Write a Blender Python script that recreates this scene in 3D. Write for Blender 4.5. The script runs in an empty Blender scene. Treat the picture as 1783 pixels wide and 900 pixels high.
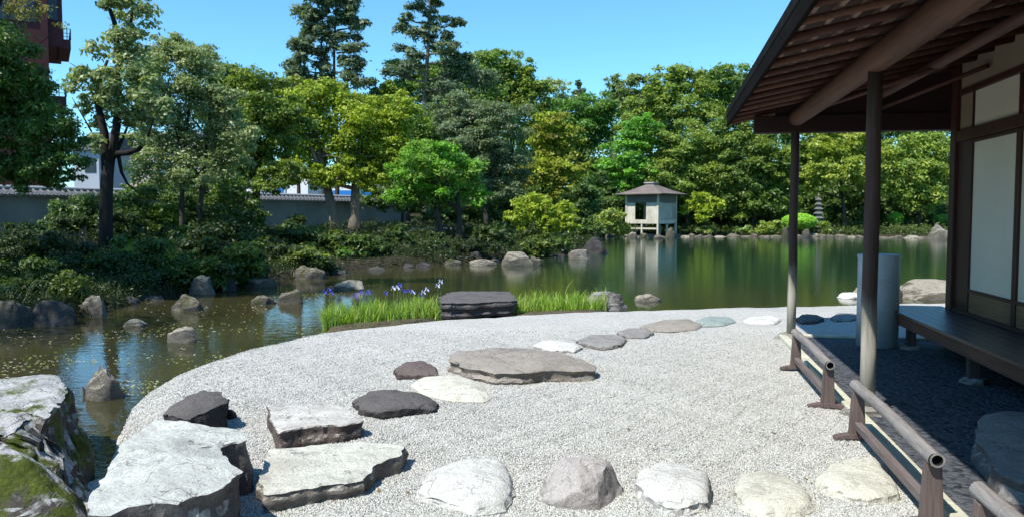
import bpy, math, random
import numpy as np
from mathutils import Vector, noise as mnoise

# ------------------------------------------------------------------ camera, sky, sun, exposure
scene = bpy.context.scene
COL = scene.collection
F = 1373.0; CX = 892.0; CY = 450.0; HOR = 372.0; CAMH = 1.55
PITCH = math.atan((CY - HOR) / F)
cam_d = bpy.data.cameras.new('camera'); cam = bpy.data.objects.new('camera', cam_d); COL.objects.link(cam)
cam.location = (0, 0, CAMH); cam.rotation_euler = (math.pi/2 - PITCH, 0, 0)
cam_d.sensor_width = 36; cam_d.lens = 36 * F / 1783.0; cam_d.clip_end = 2000; cam_d.clip_start = 0.05
scene.camera = cam

SUN_TO = Vector((-0.72, -0.69, 0)).normalized(); SUN_EL = math.radians(56)
world = bpy.data.worlds.new('World'); scene.world = world; world.use_nodes = True
wn = world.node_tree; bg = wn.nodes['Background']
sky = wn.nodes.new('ShaderNodeTexSky'); sky.sky_type = 'NISHITA'; sky.sun_disc = False
sky.sun_elevation = SUN_EL
sky.sun_rotation = math.atan2(SUN_TO.x, SUN_TO.y)
sky.air_density = 1.0; sky.dust_density = 0.15; sky.ozone_density = 2.5
tint = wn.nodes.new('ShaderNodeMix'); tint.data_type = 'RGBA'; tint.blend_type = 'MULTIPLY'
tint.inputs[0].default_value = 1.0; tint.inputs[7].default_value = (0.68, 1.18, 1.38, 1)
wn.links.new(sky.outputs[0], tint.inputs[6]); wn.links.new(tint.outputs[2], bg.inputs[0])
bg.inputs[1].default_value = 0.12
sun_d = bpy.data.lights.new('sun', 'SUN'); sun = bpy.data.objects.new('sun', sun_d); COL.objects.link(sun)
sun_d.energy = 4.9; sun_d.angle = math.radians(0.53); sun_d.color = (1.0, 0.955, 0.88)
d = Vector((SUN_TO.x*math.cos(SUN_EL), SUN_TO.y*math.cos(SUN_EL), math.sin(SUN_EL)))
sun.rotation_euler = d.to_track_quat('Z', 'Y').to_euler()
sun.location = d * 60
scene.view_settings.view_transform = 'Standard'; scene.view_settings.look = 'None'
scene.view_settings.exposure = 0.5; scene.view_settings.gamma = 1.0
scene.view_settings.use_curve_mapping = False

random.seed(7); RNG = np.random.default_rng(7)

# ------------------------------------------------------------------ projection helpers
def ray(px, py):
    a = (px - CX) / F; b = (CY - py) / F
    c, s = math.cos(PITCH), math.sin(PITCH)
    return Vector((a, c + b*s, -s + b*c))
def at_z(px, py, z=0.0):
    r = ray(px, py); t = (z - CAMH) / r.z
    return Vector((r.x*t, r.y*t, z))
def at_d(px, py, D):
    r = ray(px, py); t = D / r.y
    return Vector((r.x*t, D, CAMH + r.z*t))
THETA = math.atan((1160 - CX) / F)
CT, ST = math.cos(THETA), math.sin(THETA)
def HF(u, v, z=0.0): return Vector((u*CT + v*ST, -u*ST + v*CT, z))

# ------------------------------------------------------------------ object helpers
def tag(o, label=None, cat=None, group=None, kind=None):
    if label: o['label'] = label
    if cat: o['category'] = cat
    if group: o['group'] = group
    if kind: o['kind'] = kind
    return o
def empty(name, loc, label, cat, group=None, rz=0.0):
    o = bpy.data.objects.new(name, None); COL.objects.link(o)
    o.empty_display_size = 0.2
    o.location = loc; o.rotation_euler = (0, 0, rz)
    return tag(o, label, cat, group)
def link(name, me, mat, parent=None, loc=(0, 0, 0)):
    if mat is not None: me.materials.append(mat)
    o = bpy.data.objects.new(name, me); COL.objects.link(o)
    o.location = loc
    if parent: o.parent = parent
    return o
def smooth(me, on=True):
    me.polygons.foreach_set('use_smooth', [on]*len(me.polygons))
def copy_tree(o, loc, rz=None, sc=None):
    r = o.copy(); COL.objects.link(r); r.location = loc
    if rz is not None: r.rotation_euler = (0, 0, rz)
    if sc is not None: r.scale = sc if hasattr(sc, '__len__') else (sc, sc, sc)
    for ch in list(o.children):
        c = ch.copy(); COL.objects.link(c); c.parent = r
        for g in list(ch.children):
            e = g.copy(); COL.objects.link(e); e.parent = c
    return r
def fast_mesh(name, V, Fq, k, cols=None):
    me = bpy.data.meshes.new(name)
    V = np.asarray(V, dtype=np.float32); Fq = np.asarray(Fq, dtype=np.int32)
    me.vertices.add(len(V)); me.vertices.foreach_set('co', V.ravel())
    me.loops.add(Fq.size); me.loops.foreach_set('vertex_index', Fq.ravel())
    me.polygons.add(len(Fq)); me.polygons.foreach_set('loop_start', np.arange(0, Fq.size, k, dtype=np.int32))
    me.update(calc_edges=True)
    if cols is not None:
        at = me.color_attributes.new('tint', 'FLOAT_COLOR', 'POINT')
        c = np.ones((len(V), 4), dtype=np.float32); c[:, :3] = cols
        at.data.foreach_set('color', c.ravel())
    return me
class MB:
    def __init__(s): s.v = []; s.f = []
    def add(s, vs, fs):
        n = len(s.v); s.v += [tuple(p) for p in vs]; s.f += [tuple(i+n for i in f) for f in fs]; return s
    def box(s, x0, x1, y0, y1, z0, z1):
        return s.add([(x0,y0,z0),(x1,y0,z0),(x1,y1,z0),(x0,y1,z0),(x0,y0,z1),(x1,y0,z1),(x1,y1,z1),(x0,y1,z1)],
              [(0,3,2,1),(4,5,6,7),(0,1,5,4),(1,2,6,5),(2,3,7,6),(3,0,4,7)])
    def hexa(s, p):   # eight points: bottom four ccw, top four ccw
        return s.add(p, [(0,3,2,1),(4,5,6,7),(0,1,5,4),(1,2,6,5),(2,3,7,6),(3,0,4,7)])
    def tube(s, pts, rad, n=10, cap=True):
        pts = [Vector(p) for p in pts]
        if not hasattr(rad, '__len__'): rad = [rad]*len(pts)
        up = Vector((0.13, 0.21, 1)).normalized()
        rings = []
        d0 = (pts[1]-pts[0]).normalized()
        ref = up if abs(d0.dot(up)) < 0.9 else Vector((1, 0.1, 0.05)).normalized()
        for i, p in enumerate(pts):
            dd = (pts[min(i+1, len(pts)-1)] - pts[max(i-1, 0)]).normalized()
            a = dd.cross(ref)
            if a.length < 1e-4: a = dd.cross(Vector((1, 0, 0)))
            a.normalize(); b = dd.cross(a).normalized()
            ref = a.cross(dd).normalized()
            rings.append([p + (a*math.cos(2*math.pi*k/n) + b*math.sin(2*math.pi*k/n))*rad[i] for k in range(n)])
        vs = [q for r in rings for q in r]; fs = []
        for i in range(len(pts)-1):
            for k in range(n):
                k2 = (k+1) % n
                fs.append((i*n+k, i*n+k2, (i+1)*n+k2, (i+1)*n+k))
        if cap:
            fs.append(tuple(range(n))[::-1]); fs.append(tuple((len(pts)-1)*n + k for k in range(n)))
        return s.add(vs, fs)
    def lathe(s, prof, cx=0, cy=0, n=24):
        vs = []; fs = []
        for r, z in prof:
            for k in range(n): vs.append((cx + r*math.cos(2*math.pi*k/n), cy + r*math.sin(2*math.pi*k/n), z))
        for i in range(len(prof)-1):
            for k in range(n):
                k2 = (k+1) % n; fs.append((i*n+k, i*n+k2, (i+1)*n+k2, (i+1)*n+k))
        fs.append(tuple(range(n))[::-1]); fs.append(tuple((len(prof)-1)*n+k for k in range(n)))
        return s.add(vs, fs)
    def build(s, name, mat, parent=None, loc=(0,0,0), bevel=0.0, sm=False):
        me = bpy.data.meshes.new(name); me.from_pydata(s.v, [], s.f); me.update()
        if sm: smooth(me)
        o = link(name, me, mat, parent, loc)
        if bevel > 0:
            m = o.modifiers.new('bevel', 'BEVEL'); m.width = bevel; m.segments = 2; m.limit_method = 'ANGLE'
        return o

# ------------------------------------------------------------------ materials
class NT:
    def __init__(s, name):
        s.m = bpy.data.materials.new(name); s.m.use_nodes = True
        s.t = s.m.node_tree; s.p = s.t.nodes['Principled BSDF']; s.out = s.t.nodes['Material Output']
        s.co = None
    def n(s, typ, **kw):
        o = s.t.nodes.new(typ)
        for k, v in kw.items(): setattr(o, k, v)
        return o
    def l(s, a, b): s.t.links.new(a, b)
    def coord(s, world=True):
        if world:
            g = s.n('ShaderNodeNewGeometry'); return g.outputs['Position']
        return s.n('ShaderNodeTexCoord').outputs['Object']
    def mapped(s, src, scale):
        m = s.n('ShaderNodeMapping'); m.inputs['Scale'].default_value = scale; s.l(src, m.inputs[0]); return m.outputs[0]
    def noise(s, src, scale, detail=6, rough=0.6, dist=0.0):
        o = s.n('ShaderNodeTexNoise'); o.inputs['Scale'].default_value = scale; o.inputs['Detail'].default_value = detail
        o.inputs['Roughness'].default_value = rough; o.inputs['Distortion'].default_value = dist
        s.l(src, o.inputs['Vector']); return o.outputs['Fac']
    def ramp(s, src, stops, interp='LINEAR'):
        r = s.n('ShaderNodeValToRGB'); e = r.color_ramp; e.interpolation = interp
        while len(e.elements) < len(stops): e.elements.new(0.5)
        for el, (p, c) in zip(e.elements, stops):
            el.position = p; el.color = (c, c, c, 1) if not hasattr(c, '__len__') else (*c, 1)
        s.l(src, r.inputs[0]); return r.outputs[0]
    def mix(s, fac, a, b, mode='MIX'):
        o = s.n('ShaderNodeMix'); o.data_type = 'RGBA'; o.blend_type = mode
        for inp, v in ((o.inputs[0], fac), (o.inputs[6], a), (o.inputs[7], b)):
            if hasattr(v, 'is_linked') or hasattr(v, 'links'): s.l(v, inp)
            elif hasattr(v, '__len__'): inp.default_value = (*v, 1) if len(v) == 3 else v
            else: inp.default_value = v
        return o.outputs[2]
    def math(s, op, a, b=0.0):
        o = s.n('ShaderNodeMath', operation=op)
        for inp, v in ((o.inputs[0], a), (o.inputs[1], b)):
            if hasattr(v, 'links'): s.l(v, inp)
            else: inp.default_value = v
        return o.outputs[0]
    def bump(s, h, strength=0.5, dist=0.02, prev=None):
        b = s.n('ShaderNodeBump'); b.inputs['Strength'].default_value = strength; b.inputs['Distance'].default_value = dist
        s.l(h, b.inputs['Height'])
        if prev is not None: s.l(prev, b.inputs['Normal'])
        return b.outputs[0]
    def finish(s, col=None, rough=0.8, normal=None, spec=0.3):
        if col is not None:
            if hasattr(col, 'links'): s.l(col, s.p.inputs['Base Color'])
            else: s.p.inputs['Base Color'].default_value = (*col, 1)
        if hasattr(rough, 'links'): s.l(rough, s.p.inputs['Roughness'])
        else: s.p.inputs['Roughness'].default_value = rough
        s.p.inputs['Specular IOR Level'].default_value = spec
        if normal is not None: s.l(normal, s.p.inputs['Normal'])
        return s.m

def m_gravel(name, c0, c1, c2, scale=62, bump=1.0):
    s = NT(name); P = s.coord()
    v = s.n('ShaderNodeTexVoronoi'); v.inputs['Scale'].default_value = scale; s.l(P, v.inputs['Vector'])
    sep = s.n('ShaderNodeSeparateColor'); s.l(v.outputs['Color'], sep.inputs[0])
    col = s.ramp(sep.outputs[0], [(0, c0), (0.18, c1), (0.6, c2), (1.0, tuple(min(1, x*1.15) for x in c2))])
    gap = s.ramp(v.outputs['Distance'], [(0.0, 1.0), (0.5, 1.0), (0.85, 0.72)])
    col = s.mix(1.0, col, gap, 'MULTIPLY')
    big = s.ramp(s.noise(P, 0.9, 4, 0.6), [(0.3, 0.90), (0.7, 1.06)])
    col = s.mix(1.0, col, big, 'MULTIPLY')
    h = s.ramp(v.outputs['Distance'], [(0.0, 1.0), (0.8, 0.0)], 'EASE')
    h2 = s.noise(P, 16, 4, 0.6)
    nn = s.bump(h2, 0.5, 0.03)
    nn = s.bump(h, bump, 0.010, nn)
    return s.finish(col, 0.85, nn, 0.2)

def m_rock(name, top, side, dark, scale=1.0, moss=None, mosscol=(0.09, 0.115, 0.012), cover=(0.52, 0.62), wet=0.0, sharp=0.55):
    """weathered pale skin on the upward faces, bare darker stone on the broken sides"""
    s = NT(name); P = s.coord()
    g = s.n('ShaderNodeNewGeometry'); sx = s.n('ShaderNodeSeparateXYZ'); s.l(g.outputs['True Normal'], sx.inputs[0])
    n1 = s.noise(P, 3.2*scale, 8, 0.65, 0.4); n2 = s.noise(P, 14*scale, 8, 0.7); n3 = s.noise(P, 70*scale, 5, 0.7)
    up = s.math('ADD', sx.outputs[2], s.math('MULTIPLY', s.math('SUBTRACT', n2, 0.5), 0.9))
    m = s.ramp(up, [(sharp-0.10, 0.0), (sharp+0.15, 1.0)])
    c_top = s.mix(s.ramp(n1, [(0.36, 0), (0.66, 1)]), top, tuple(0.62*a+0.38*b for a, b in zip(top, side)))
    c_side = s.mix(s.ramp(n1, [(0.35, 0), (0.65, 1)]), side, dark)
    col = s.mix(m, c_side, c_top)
    st = s.ramp(s.noise(P, 1.9*scale, 6, 0.7, 0.8), [(0.34, 0.72), (0.48, 0.98), (0.66, 1.06)])
    col = s.mix(1.0, col, st, 'MULTIPLY')
    li = s.ramp(s.noise(P, 9*scale, 7, 0.75, 0.2), [(0.585, 0.0), (0.64, 0.7)])
    col = s.mix(s.math('MULTIPLY', li, m), col, tuple(0.55*x+0.45*y_ for x, y_ in zip(dark, side)))
    sp = s.ramp(n3, [(0.30, 0.62), (0.5, 1.0), (0.75, 1.12)])
    col = s.mix(1.0, col, sp, 'MULTIPLY')
    # cracks
    v = s.n('ShaderNodeTexVoronoi', feature='DISTANCE_TO_EDGE'); v.inputs['Scale'].default_value = 2.6*scale
    wv = s.n('ShaderNodeVectorMath', operation='ADD'); nz = s.n('ShaderNodeTexNoise'); nz.inputs['Scale'].default_value = 5*scale; nz.inputs['Detail'].default_value = 5
    s.l(P, nz.inputs['Vector']); s.l(P, wv.inputs[0])
    sc = s.n('ShaderNodeVectorMath', operation='SCALE'); sc.inputs['Scale'].default_value = 0.35; s.l(nz.outputs['Color'], sc.inputs[0])
    s.l(sc.outputs[0], wv.inputs[1]); s.l(wv.outputs[0], v.inputs['Vector'])
    crack = s.ramp(v.outputs['Distance'], [(0.0, 0.0), (0.018, 1.0)])
    gate = s.ramp(s.noise(P, 1.7*scale, 3), [(0.50, 1.0), (0.58, 0.0)])
    crack = s.math('MAXIMUM', crack, gate)
    col = s.mix(s.math('MULTIPLY', s.math('SUBTRACT', 1.0, crack), 0.75), col, tuple(x*0.35 for x in side))
    if moss:
        mm = s.ramp(s.noise(P, 3.0, 6, 0.7, 0.3), [(moss[0], 0), (moss[1], 1)])
        mcol = s.ramp(s.noise(P, 30, 6, 0.75), [(0.3, tuple(x*0.35 for x in mosscol)), (0.6, mosscol), (0.8, tuple(x*1.7 for x in mosscol))])
        if len(moss) > 2:   # moss keeps below a height (m)
            px = s.n('ShaderNodeSeparateXYZ'); s.l(P, px.inputs[0])
            mm = s.math('MULTIPLY', mm, s.ramp(s.math('ADD', px.outputs[2], s.math('MULTIPLY', s.math('SUBTRACT', n1, 0.5), 0.5)), [(0.0, 1.0), (moss[2]-0.05, 1.0), (moss[2]+0.03, 0.0)]))
        col = s.mix(mm, col, mcol)
    nn = s.bump(n2, 0.75, 0.05); nn = s.bump(crack, 0.35, 0.01, nn); nn = s.bump(n3, 0.6, 0.008, nn)
    return s.finish(col, 0.85, nn, 0.25)

def m_wood(name, base, dark, axis='y', scale=1.0, rough=0.7, stretch=18):
    s = NT(name); P = s.coord(False)
    k = {'x': (1, stretch, stretch), 'y': (stretch, 1, stretch), 'z': (stretch, stretch, 1)}[axis]
    q = s.mapped(P, tuple(x*scale for x in k))
    n1 = s.noise(q, 1.6, 8, 0.65, 0.6); n2 = s.noise(P, 1.3, 5, 0.6)
    col = s.mix(s.ramp(n1, [(0.3, 0), (0.7, 1)]), base, dark)
    col = s.mix(1.0, col, s.ramp(n2, [(0.3, 0.75), (0.7, 1.15)]), 'MULTIPLY')
    return s.finish(col, rough, s.bump(n1, 0.35, 0.006), 0.3)
def m_plain(name, col, rough=0.7, var=0.25, scale=3, spec=0.3, bump=0.15):
    s = NT(name); P = s.coord(False)
    n1 = s.noise(P, scale, 7, 0.65)
    c = s.mix(1.0, col, s.ramp(n1, [(0.25, 1-var), (0.75, 1+var*0.5)]), 'MULTIPLY')
    return s.finish(c, rough, s.bump(s.noise(P, scale*12, 4), bump, 0.01), spec)

def m_foliage():
    s = NT('foliage')
    a = s.n('ShaderNodeAttribute'); a.attribute_name = 'tint'
    s.l(a.outputs['Color'], s.p.inputs['Base Color']); s.p.inputs['Roughness'].default_value = 0.48
    s.p.inputs['Specular IOR Level'].default_value = 0.45
    tr = s.n('ShaderNodeBsdfTranslucent')
    c = s.mix(1.0, a.outputs['Color'], (1.25, 1.35, 0.55), 'MULTIPLY'); s.l(c, tr.inputs[0])
    mx = s.n('ShaderNodeMixShader'); mx.inputs[0].default_value = 0.36
    s.l(s.p.outputs[0], mx.inputs[1]); s.l(tr.outputs[0], mx.inputs[2]); s.l(mx.outputs[0], s.out.inputs['Surface'])
    return s.m
def m_water():
    s = NT('water'); P = s.coord()
    q = s.mapped(P, (1.0, 1.0, 1.0))
    nb = s.noise(P, 0.35, 4, 0.6, 0.3)
    col = s.mix(s.ramp(nb, [(0.35, 0), (0.65, 1)]), (0.054, 0.047, 0.019), (0.030, 0.031, 0.014))
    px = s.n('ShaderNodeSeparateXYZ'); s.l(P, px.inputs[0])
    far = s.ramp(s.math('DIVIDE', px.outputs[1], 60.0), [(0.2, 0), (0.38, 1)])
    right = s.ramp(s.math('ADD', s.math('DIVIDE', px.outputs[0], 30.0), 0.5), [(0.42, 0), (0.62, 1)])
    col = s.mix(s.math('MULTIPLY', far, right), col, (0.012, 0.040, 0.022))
    r1 = s.noise(q, 1.1, 3, 0.5, 0.4); r2 = s.noise(s.mapped(P, (5, 7, 5)), 1.0, 3, 0.6)
    nn = s.bump(r1, 0.05, 0.05); nn = s.bump(r2, 0.12, 0.03, nn)
    s.p.inputs['IOR'].default_value = 1.33
    m = s.finish(col, 0.03, nn, 0.5)
    return m

M = dict(
  gravel=m_gravel('gravel', (0.235, 0.227, 0.212), (0.375, 0.364, 0.336), (0.51, 0.495, 0.45), 85, 0.55),
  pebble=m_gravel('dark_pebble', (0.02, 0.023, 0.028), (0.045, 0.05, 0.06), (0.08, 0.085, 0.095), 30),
  foliage=m_foliage(), water=m_water(),
  r_slab=m_rock('pale_slab', (0.64, 0.65, 0.58), (0.17, 0.155, 0.145), (0.06, 0.055, 0.055), 1.0),
  r_cream=m_rock('cream_stone', (0.68, 0.655, 0.54), (0.50, 0.47, 0.37), (0.26, 0.24, 0.20), 1.2, sharp=0.35),
  r_white=m_rock('white_stone', (0.70, 0.68, 0.61), (0.50, 0.49, 0.46), (0.22, 0.21, 0.20), 1.3, sharp=0.40),
  r_creamslab=m_rock('cream_slab', (0.66, 0.65, 0.55), (0.24, 0.21, 0.18), (0.09, 0.075, 0.07), 1.1),
  r_brownside=m_rock('brown_side', (0.68, 0.65, 0.58), (0.16, 0.125, 0.105), (0.07, 0.055, 0.05), 1.3),
  r_pink=m_rock('pinkish_stone', (0.45, 0.41, 0.375), (0.36, 0.32, 0.29), (0.25, 0.22, 0.20), 1.0, sharp=0.3),
  r_dark=m_rock('dark_stone', (0.135, 0.122, 0.112), (0.075, 0.068, 0.066), (0.04, 0.036, 0.036), 1.2),
  r_brown=m_rock('brown_stone', (0.17, 0.13, 0.115), (0.10, 0.075, 0.065), (0.06, 0.045, 0.04), 1.5),
  r_grey=m_rock('grey_stone', (0.30, 0.285, 0.265), (0.17, 0.155, 0.14), (0.09, 0.08, 0.075), 1.0, sharp=0.45),
  r_greypink=m_rock('warm_grey_slab', (0.33, 0.295, 0.25), (0.235, 0.20, 0.165), (0.13, 0.11, 0.09), 0.9, sharp=0.45),
  r_green=m_rock('blue_green_stone', (0.30, 0.36, 0.33), (0.20, 0.23, 0.21), (0.12, 0.13, 0.12), 1.0, sharp=0.4),
  r_moss=m_rock('mossy_boulder', (0.50, 0.50, 0.48), (0.10, 0.085, 0.07), (0.045, 0.038, 0.032), 1.0, moss=(0.47, 0.545, 0.36), mosscol=(0.085, 0.105, 0.013)),
  r_bank=m_rock('bank_stone', (0.18, 0.16, 0.12), (0.09, 0.078, 0.058), (0.06, 0.055, 0.05), 1.0, moss=(0.52, 0.66), mosscol=(0.06, 0.07, 0.015)),
  r_bankpale=m_rock('pale_bank_stone', (0.34, 0.305, 0.235), (0.18, 0.155, 0.115), (0.10, 0.09, 0.08), 1.0, moss=(0.60, 0.72), mosscol=(0.08, 0.09, 0.02)),
  r_bankdark=m_rock('dark_bank_stone', (0.07, 0.067, 0.064), (0.06, 0.055, 0.052), (0.035, 0.032, 0.03), 0.8),
  r_base=m_rock('foundation_stone', (0.30, 0.28, 0.24), (0.22, 0.20, 0.17), (0.12, 0.11, 0.09), 1.5),
  bark=m_wood('bark', (0.085, 0.065, 0.05), (0.03, 0.024, 0.02), 'z', 1.0, 0.9, 6),
  barkpale=m_wood('pale_bark', (0.26, 0.22, 0.17), (0.12, 0.10, 0.075), 'z', 1.0, 0.9, 6),
  barkdark=m_wood('dark_bark', (0.035, 0.028, 0.024), (0.015, 0.012, 0.011), 'z', 1.0, 0.9, 6),
  wood_post=m_wood('weathered_post', (0.085, 0.06, 0.05), (0.04, 0.028, 0.024), 'z', 1.0),
  wood_beam=m_wood('weathered_beam', (0.135, 0.060, 0.036), (0.065, 0.028, 0.018), 'y', 1.0),
  wood_raft=m_wood('rafter_wood', (0.10, 0.038, 0.024), (0.04, 0.015, 0.010), 'x', 1.0),
  wood_board=m_wood('roof_board', (0.04, 0.018, 0.014), (0.02, 0.009, 0.007), 'y', 1.0),
  wood_red=m_wood('reddish_frame', (0.07, 0.025, 0.015), (0.03, 0.011, 0.007), 'z', 1.0, 0.5),
  wood_floor=m_wood('veranda_floor', (0.06, 0.038, 0.028), (0.03, 0.019, 0.014), 'y', 1.0, 0.35),
  wood_tan=m_wood('tan_skirt', (0.22, 0.13, 0.06), (0.14, 0.08, 0.04), 'y', 1.0, 0.5),
  wood_fence=m_wood('barrier_wood', (0.155, 0.115, 0.10), (0.075, 0.052, 0.046), 'z', 1.5),
  bamboo=m_wood('grey_bamboo', (0.30, 0.275, 0.25), (0.12, 0.105, 0.095), 'y', 1.0, 0.7),
  black=m_plain('hollow_dark', (0.01, 0.009, 0.008), 0.9),
  paper=m_plain('shoji_paper', (0.56, 0.52, 0.42), 0.9, 0.10, 1.0, 0.1, 0.02),
  plaster=m_plain('sand_plaster', (0.22, 0.18, 0.125), 0.95, 0.12, 1.4, 0.1),
  kerb=m_plain('kerb_stone', (0.50, 0.49, 0.38), 0.9, 0.3, 5),
  shingle=m_wood('bark_shingle', (0.022, 0.021, 0.018), (0.006, 0.006, 0.007), 'x', 1.0, 0.9, 5),
  drum=m_plain('grey_drum', (0.42, 0.45, 0.48), 0.6, 0.35, 3.5, 0.3, 0.03),
  soil=None,
)

def m_ground():
    s = NT('garden_ground'); P = s.coord()
    n1 = s.noise(P, 0.5, 7, 0.65); n2 = s.noise(P, 9, 7, 0.75)
    c = s.mix(s.ramp(n1, [(0.4, 0), (0.6, 1)]), (0.06, 0.048, 0.034), (0.025, 0.03, 0.012))
    c = s.mix(1.0, c, s.ramp(n2, [(0.25, 0.35), (0.5, 0.9), (0.75, 1.5)]), 'MULTIPLY')
    return s.finish(c, 0.95, s.bump(n2, 0.9, 0.08), 0.1)
M['soil'] = m_ground()

# ------------------------------------------------------------------ land
def poly_sd(X, Y, poly):
    """signed distance, negative inside"""
    poly = np.asarray(poly, float); n = len(poly)
    d2 = np.full(X.shape, 1e18); inside = np.zeros(X.shape, bool)
    for i in range(n):
        a = poly[i]; b = poly[(i+1) % n]; e = b-a
        wx = X-a[0]; wy = Y-a[1]
        t = np.clip((wx*e[0]+wy*e[1])/(e@e+1e-12), 0, 1)
        dx = wx-e[0]*t; dy = wy-e[1]*t
        d2 = np.minimum(d2, dx*dx+dy*dy)
        c = ((a[1] <= Y) & (b[1] > Y)) | ((b[1] <= Y) & (a[1] > Y))
        with np.errstate(divide='ignore', invalid='ignore'):
            xi = a[0] + (Y-a[1])/(b[1]-a[1]+1e-18)*(b[0]-a[0])
        inside ^= c & (X < xi)
    d = np.sqrt(d2); return np.where(inside, -d, d)

WZ = -0.20
bank_px = [(-900,640),(-300,598),(0,572),(60,568),(135,560),(190,548),(260,525),(350,508),(430,497),(520,487),(560,478),(640,468),
           (740,463),(840,458),(900,452),(960,448),(1030,441),(1060,433),(1043,421),(1050,413),(1100,411.5),(1250,411),(1400,412),
           (1550,414),(1660,415),(1800,418),(2050,425),(2500,440)]
basin = [tuple(at_z(x, y, WZ)[:2]) for x, y in bank_px] + [(45, 10), (45, -30), (-25, -30), (-18, 0)]
def vnoise(X, Y, s, seed):
    return (np.sin(X*s*1.7+seed)*np.cos(Y*s*1.3+seed*2.1) + np.sin(X*s*0.63+Y*s*0.81+seed*3.3) + 0.5*np.sin(X*s*3.1-Y*s*2.7+seed))/2.5
def ground_h(X, Y):
    X = np.asarray(X, float); Y = np.asarray(Y, float)
    sd = poly_sd(X, Y, basin)
    def ss(t): t = np.clip(t, 0, 1); return t*t*(3-2*t)
    h = -0.9 + 0.95*ss((sd+0.7)/1.4) + 0.70*ss((sd-0.5)/8.0)
    h += 0.07*vnoise(X, Y, 0.8, 1.0)*ss(sd/1.5)
    h += 0.05*np.maximum(Y-66, 0).clip(0, 80)*ss(sd/4)
    right = ss((X-2)/6)*ss((Y-50)/6)
    h -= 0.45*right*ss(sd/6)*(1-ss((Y-68)/8))
    return h
def hit_ground(px, py):
    r = ray(px, py); D = np.arange(6, 110, 0.05); t = D/r.y
    z = CAMH + r.z*t; h = ground_h(r.x*t, D)
    k = np.argmax(z < h)
    if z[k] >= h[k]: k = len(D)-1
    return Vector((r.x*t[k], D[k], float(h[k])))

def grid_obj(name, xs, ys, zf, mat, keep=None):
    X, Y = np.meshgrid(xs, ys); Z = zf(X, Y)
    V = np.stack([X.ravel(), Y.ravel(), Z.ravel()], 1)
    nx, ny = len(xs), len(ys)
    i = np.arange(ny-1)[:, None]*nx + np.arange(nx-1)[None, :]
    Fq = np.stack([i, i+1, i+1+nx, i+nx], -1).reshape(-1, 4)
    if keep is not None:
        k = keep(X, Y).ravel(); Fq = Fq[k[Fq].all(1)]
        used = np.unique(Fq); rm = np.zeros(len(V), int); rm[used] = np.arange(len(used)); V = V[used]; Fq = rm[Fq]
    me = fast_mesh(name, V, Fq, 4); smooth(me)
    o = link(name, me, mat); return o
def spaced(a, b, fine0, fine1, f, c):
    l = list(np.arange(fine0, fine1, f)); x = fine0; st = f
    left = []; 
    while x > a: st *= c; x -= st; left.append(x)
    x = l[-1]; st = f; rt = []
    while x < b: st *= c; x += st; rt.append(x)
    return np.array(left[::-1] + l + rt)
g = grid_obj('ground', spaced(-900, 900, -34, 34, 0.45, 1.12), spaced(-300, 1500, -12, 84, 0.45, 1.12), ground_h, M['soil'])
tag(g, kind='structure')

court_px = [(-700,790),(40,770),(120,840),(150,960),(205,900),(240,800),(262,735),(264,705),(275,672),(300,648),(345,624),(400,605),(480,588),(560,571),
            (650,562),(760,552),(900,543),(1000,538.5),(1150,534),(1300,530),(1500,526),(1660,521),(1900,516),(2400,510)]
court = [tuple(at_z(x, y, 0)[:2]) for x, y in court_px] + [(40, -25), (-15, -25)]
def court_h(X, Y):
    sd = poly_sd(X, Y, court)
    z = np.where(sd > -0.25, -0.02 - 0.42*(sd+0.25).clip(0, 5)**1.15, -0.02*np.exp((sd+0.25)*2.2))
    z = z + 0.010*vnoise(X, Y, 3.0, 4.0) + 0.008*vnoise(X, Y, 7.0, 2.0)
    return np.maximum(z, -1.2)
cg = grid_obj('gravel_court', np.arange(-13, 30, 0.14), np.arange(-8, 18, 0.14), court_h, M['gravel'],
              keep=lambda X, Y: poly_sd(X, Y, court) < 1.6)
tag(cg, kind='structure')
wm = MB(); wm.add([(-60,-30,WZ),(70,-30,WZ),(70,75,WZ),(-60,75,WZ)], [(0,1,2,3)])
tag(wm.build('pond_water', M['water']), kind='structure')
# dark pebbles under the eaves, kerb
def strip(name, u0, u1, v0, v1, z, mat):
    m = MB(); m.add([HF(u0,v0,z),HF(u1,v0,z),HF(u1,v1,z),HF(u0,v1,z)], [(0,1,2,3)]); return m.build(name, mat)
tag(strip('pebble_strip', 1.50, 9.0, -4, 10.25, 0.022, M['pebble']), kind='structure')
kb = MB()
v = -4.0
while v < 10.2:
    L = random.uniform(0.7, 1.1); v2 = min(v+L, 10.25)
    a = [HF(1.40,v+0.004,-0.05),HF(1.495,v+0.004,-0.05),HF(1.495,v2-0.004,-0.05),HF(1.40,v2-0.004,-0.05)]
    zt = 0.055+random.uniform(-0.004, 0.004)
    kb.hexa(a+[Vector((p.x,p.y,zt)) for p in a]); v = v2
a = [HF(1.50,10.255,-0.05),HF(4.5,10.255,-0.05),HF(4.5,10.35,-0.05),HF(1.50,10.35,-0.05)]
kb.hexa(a+[Vector((p.x,p.y,0.05)) for p in a])
tag(kb.build('kerb', M['kerb'], bevel=0.012), kind='structure')

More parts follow.
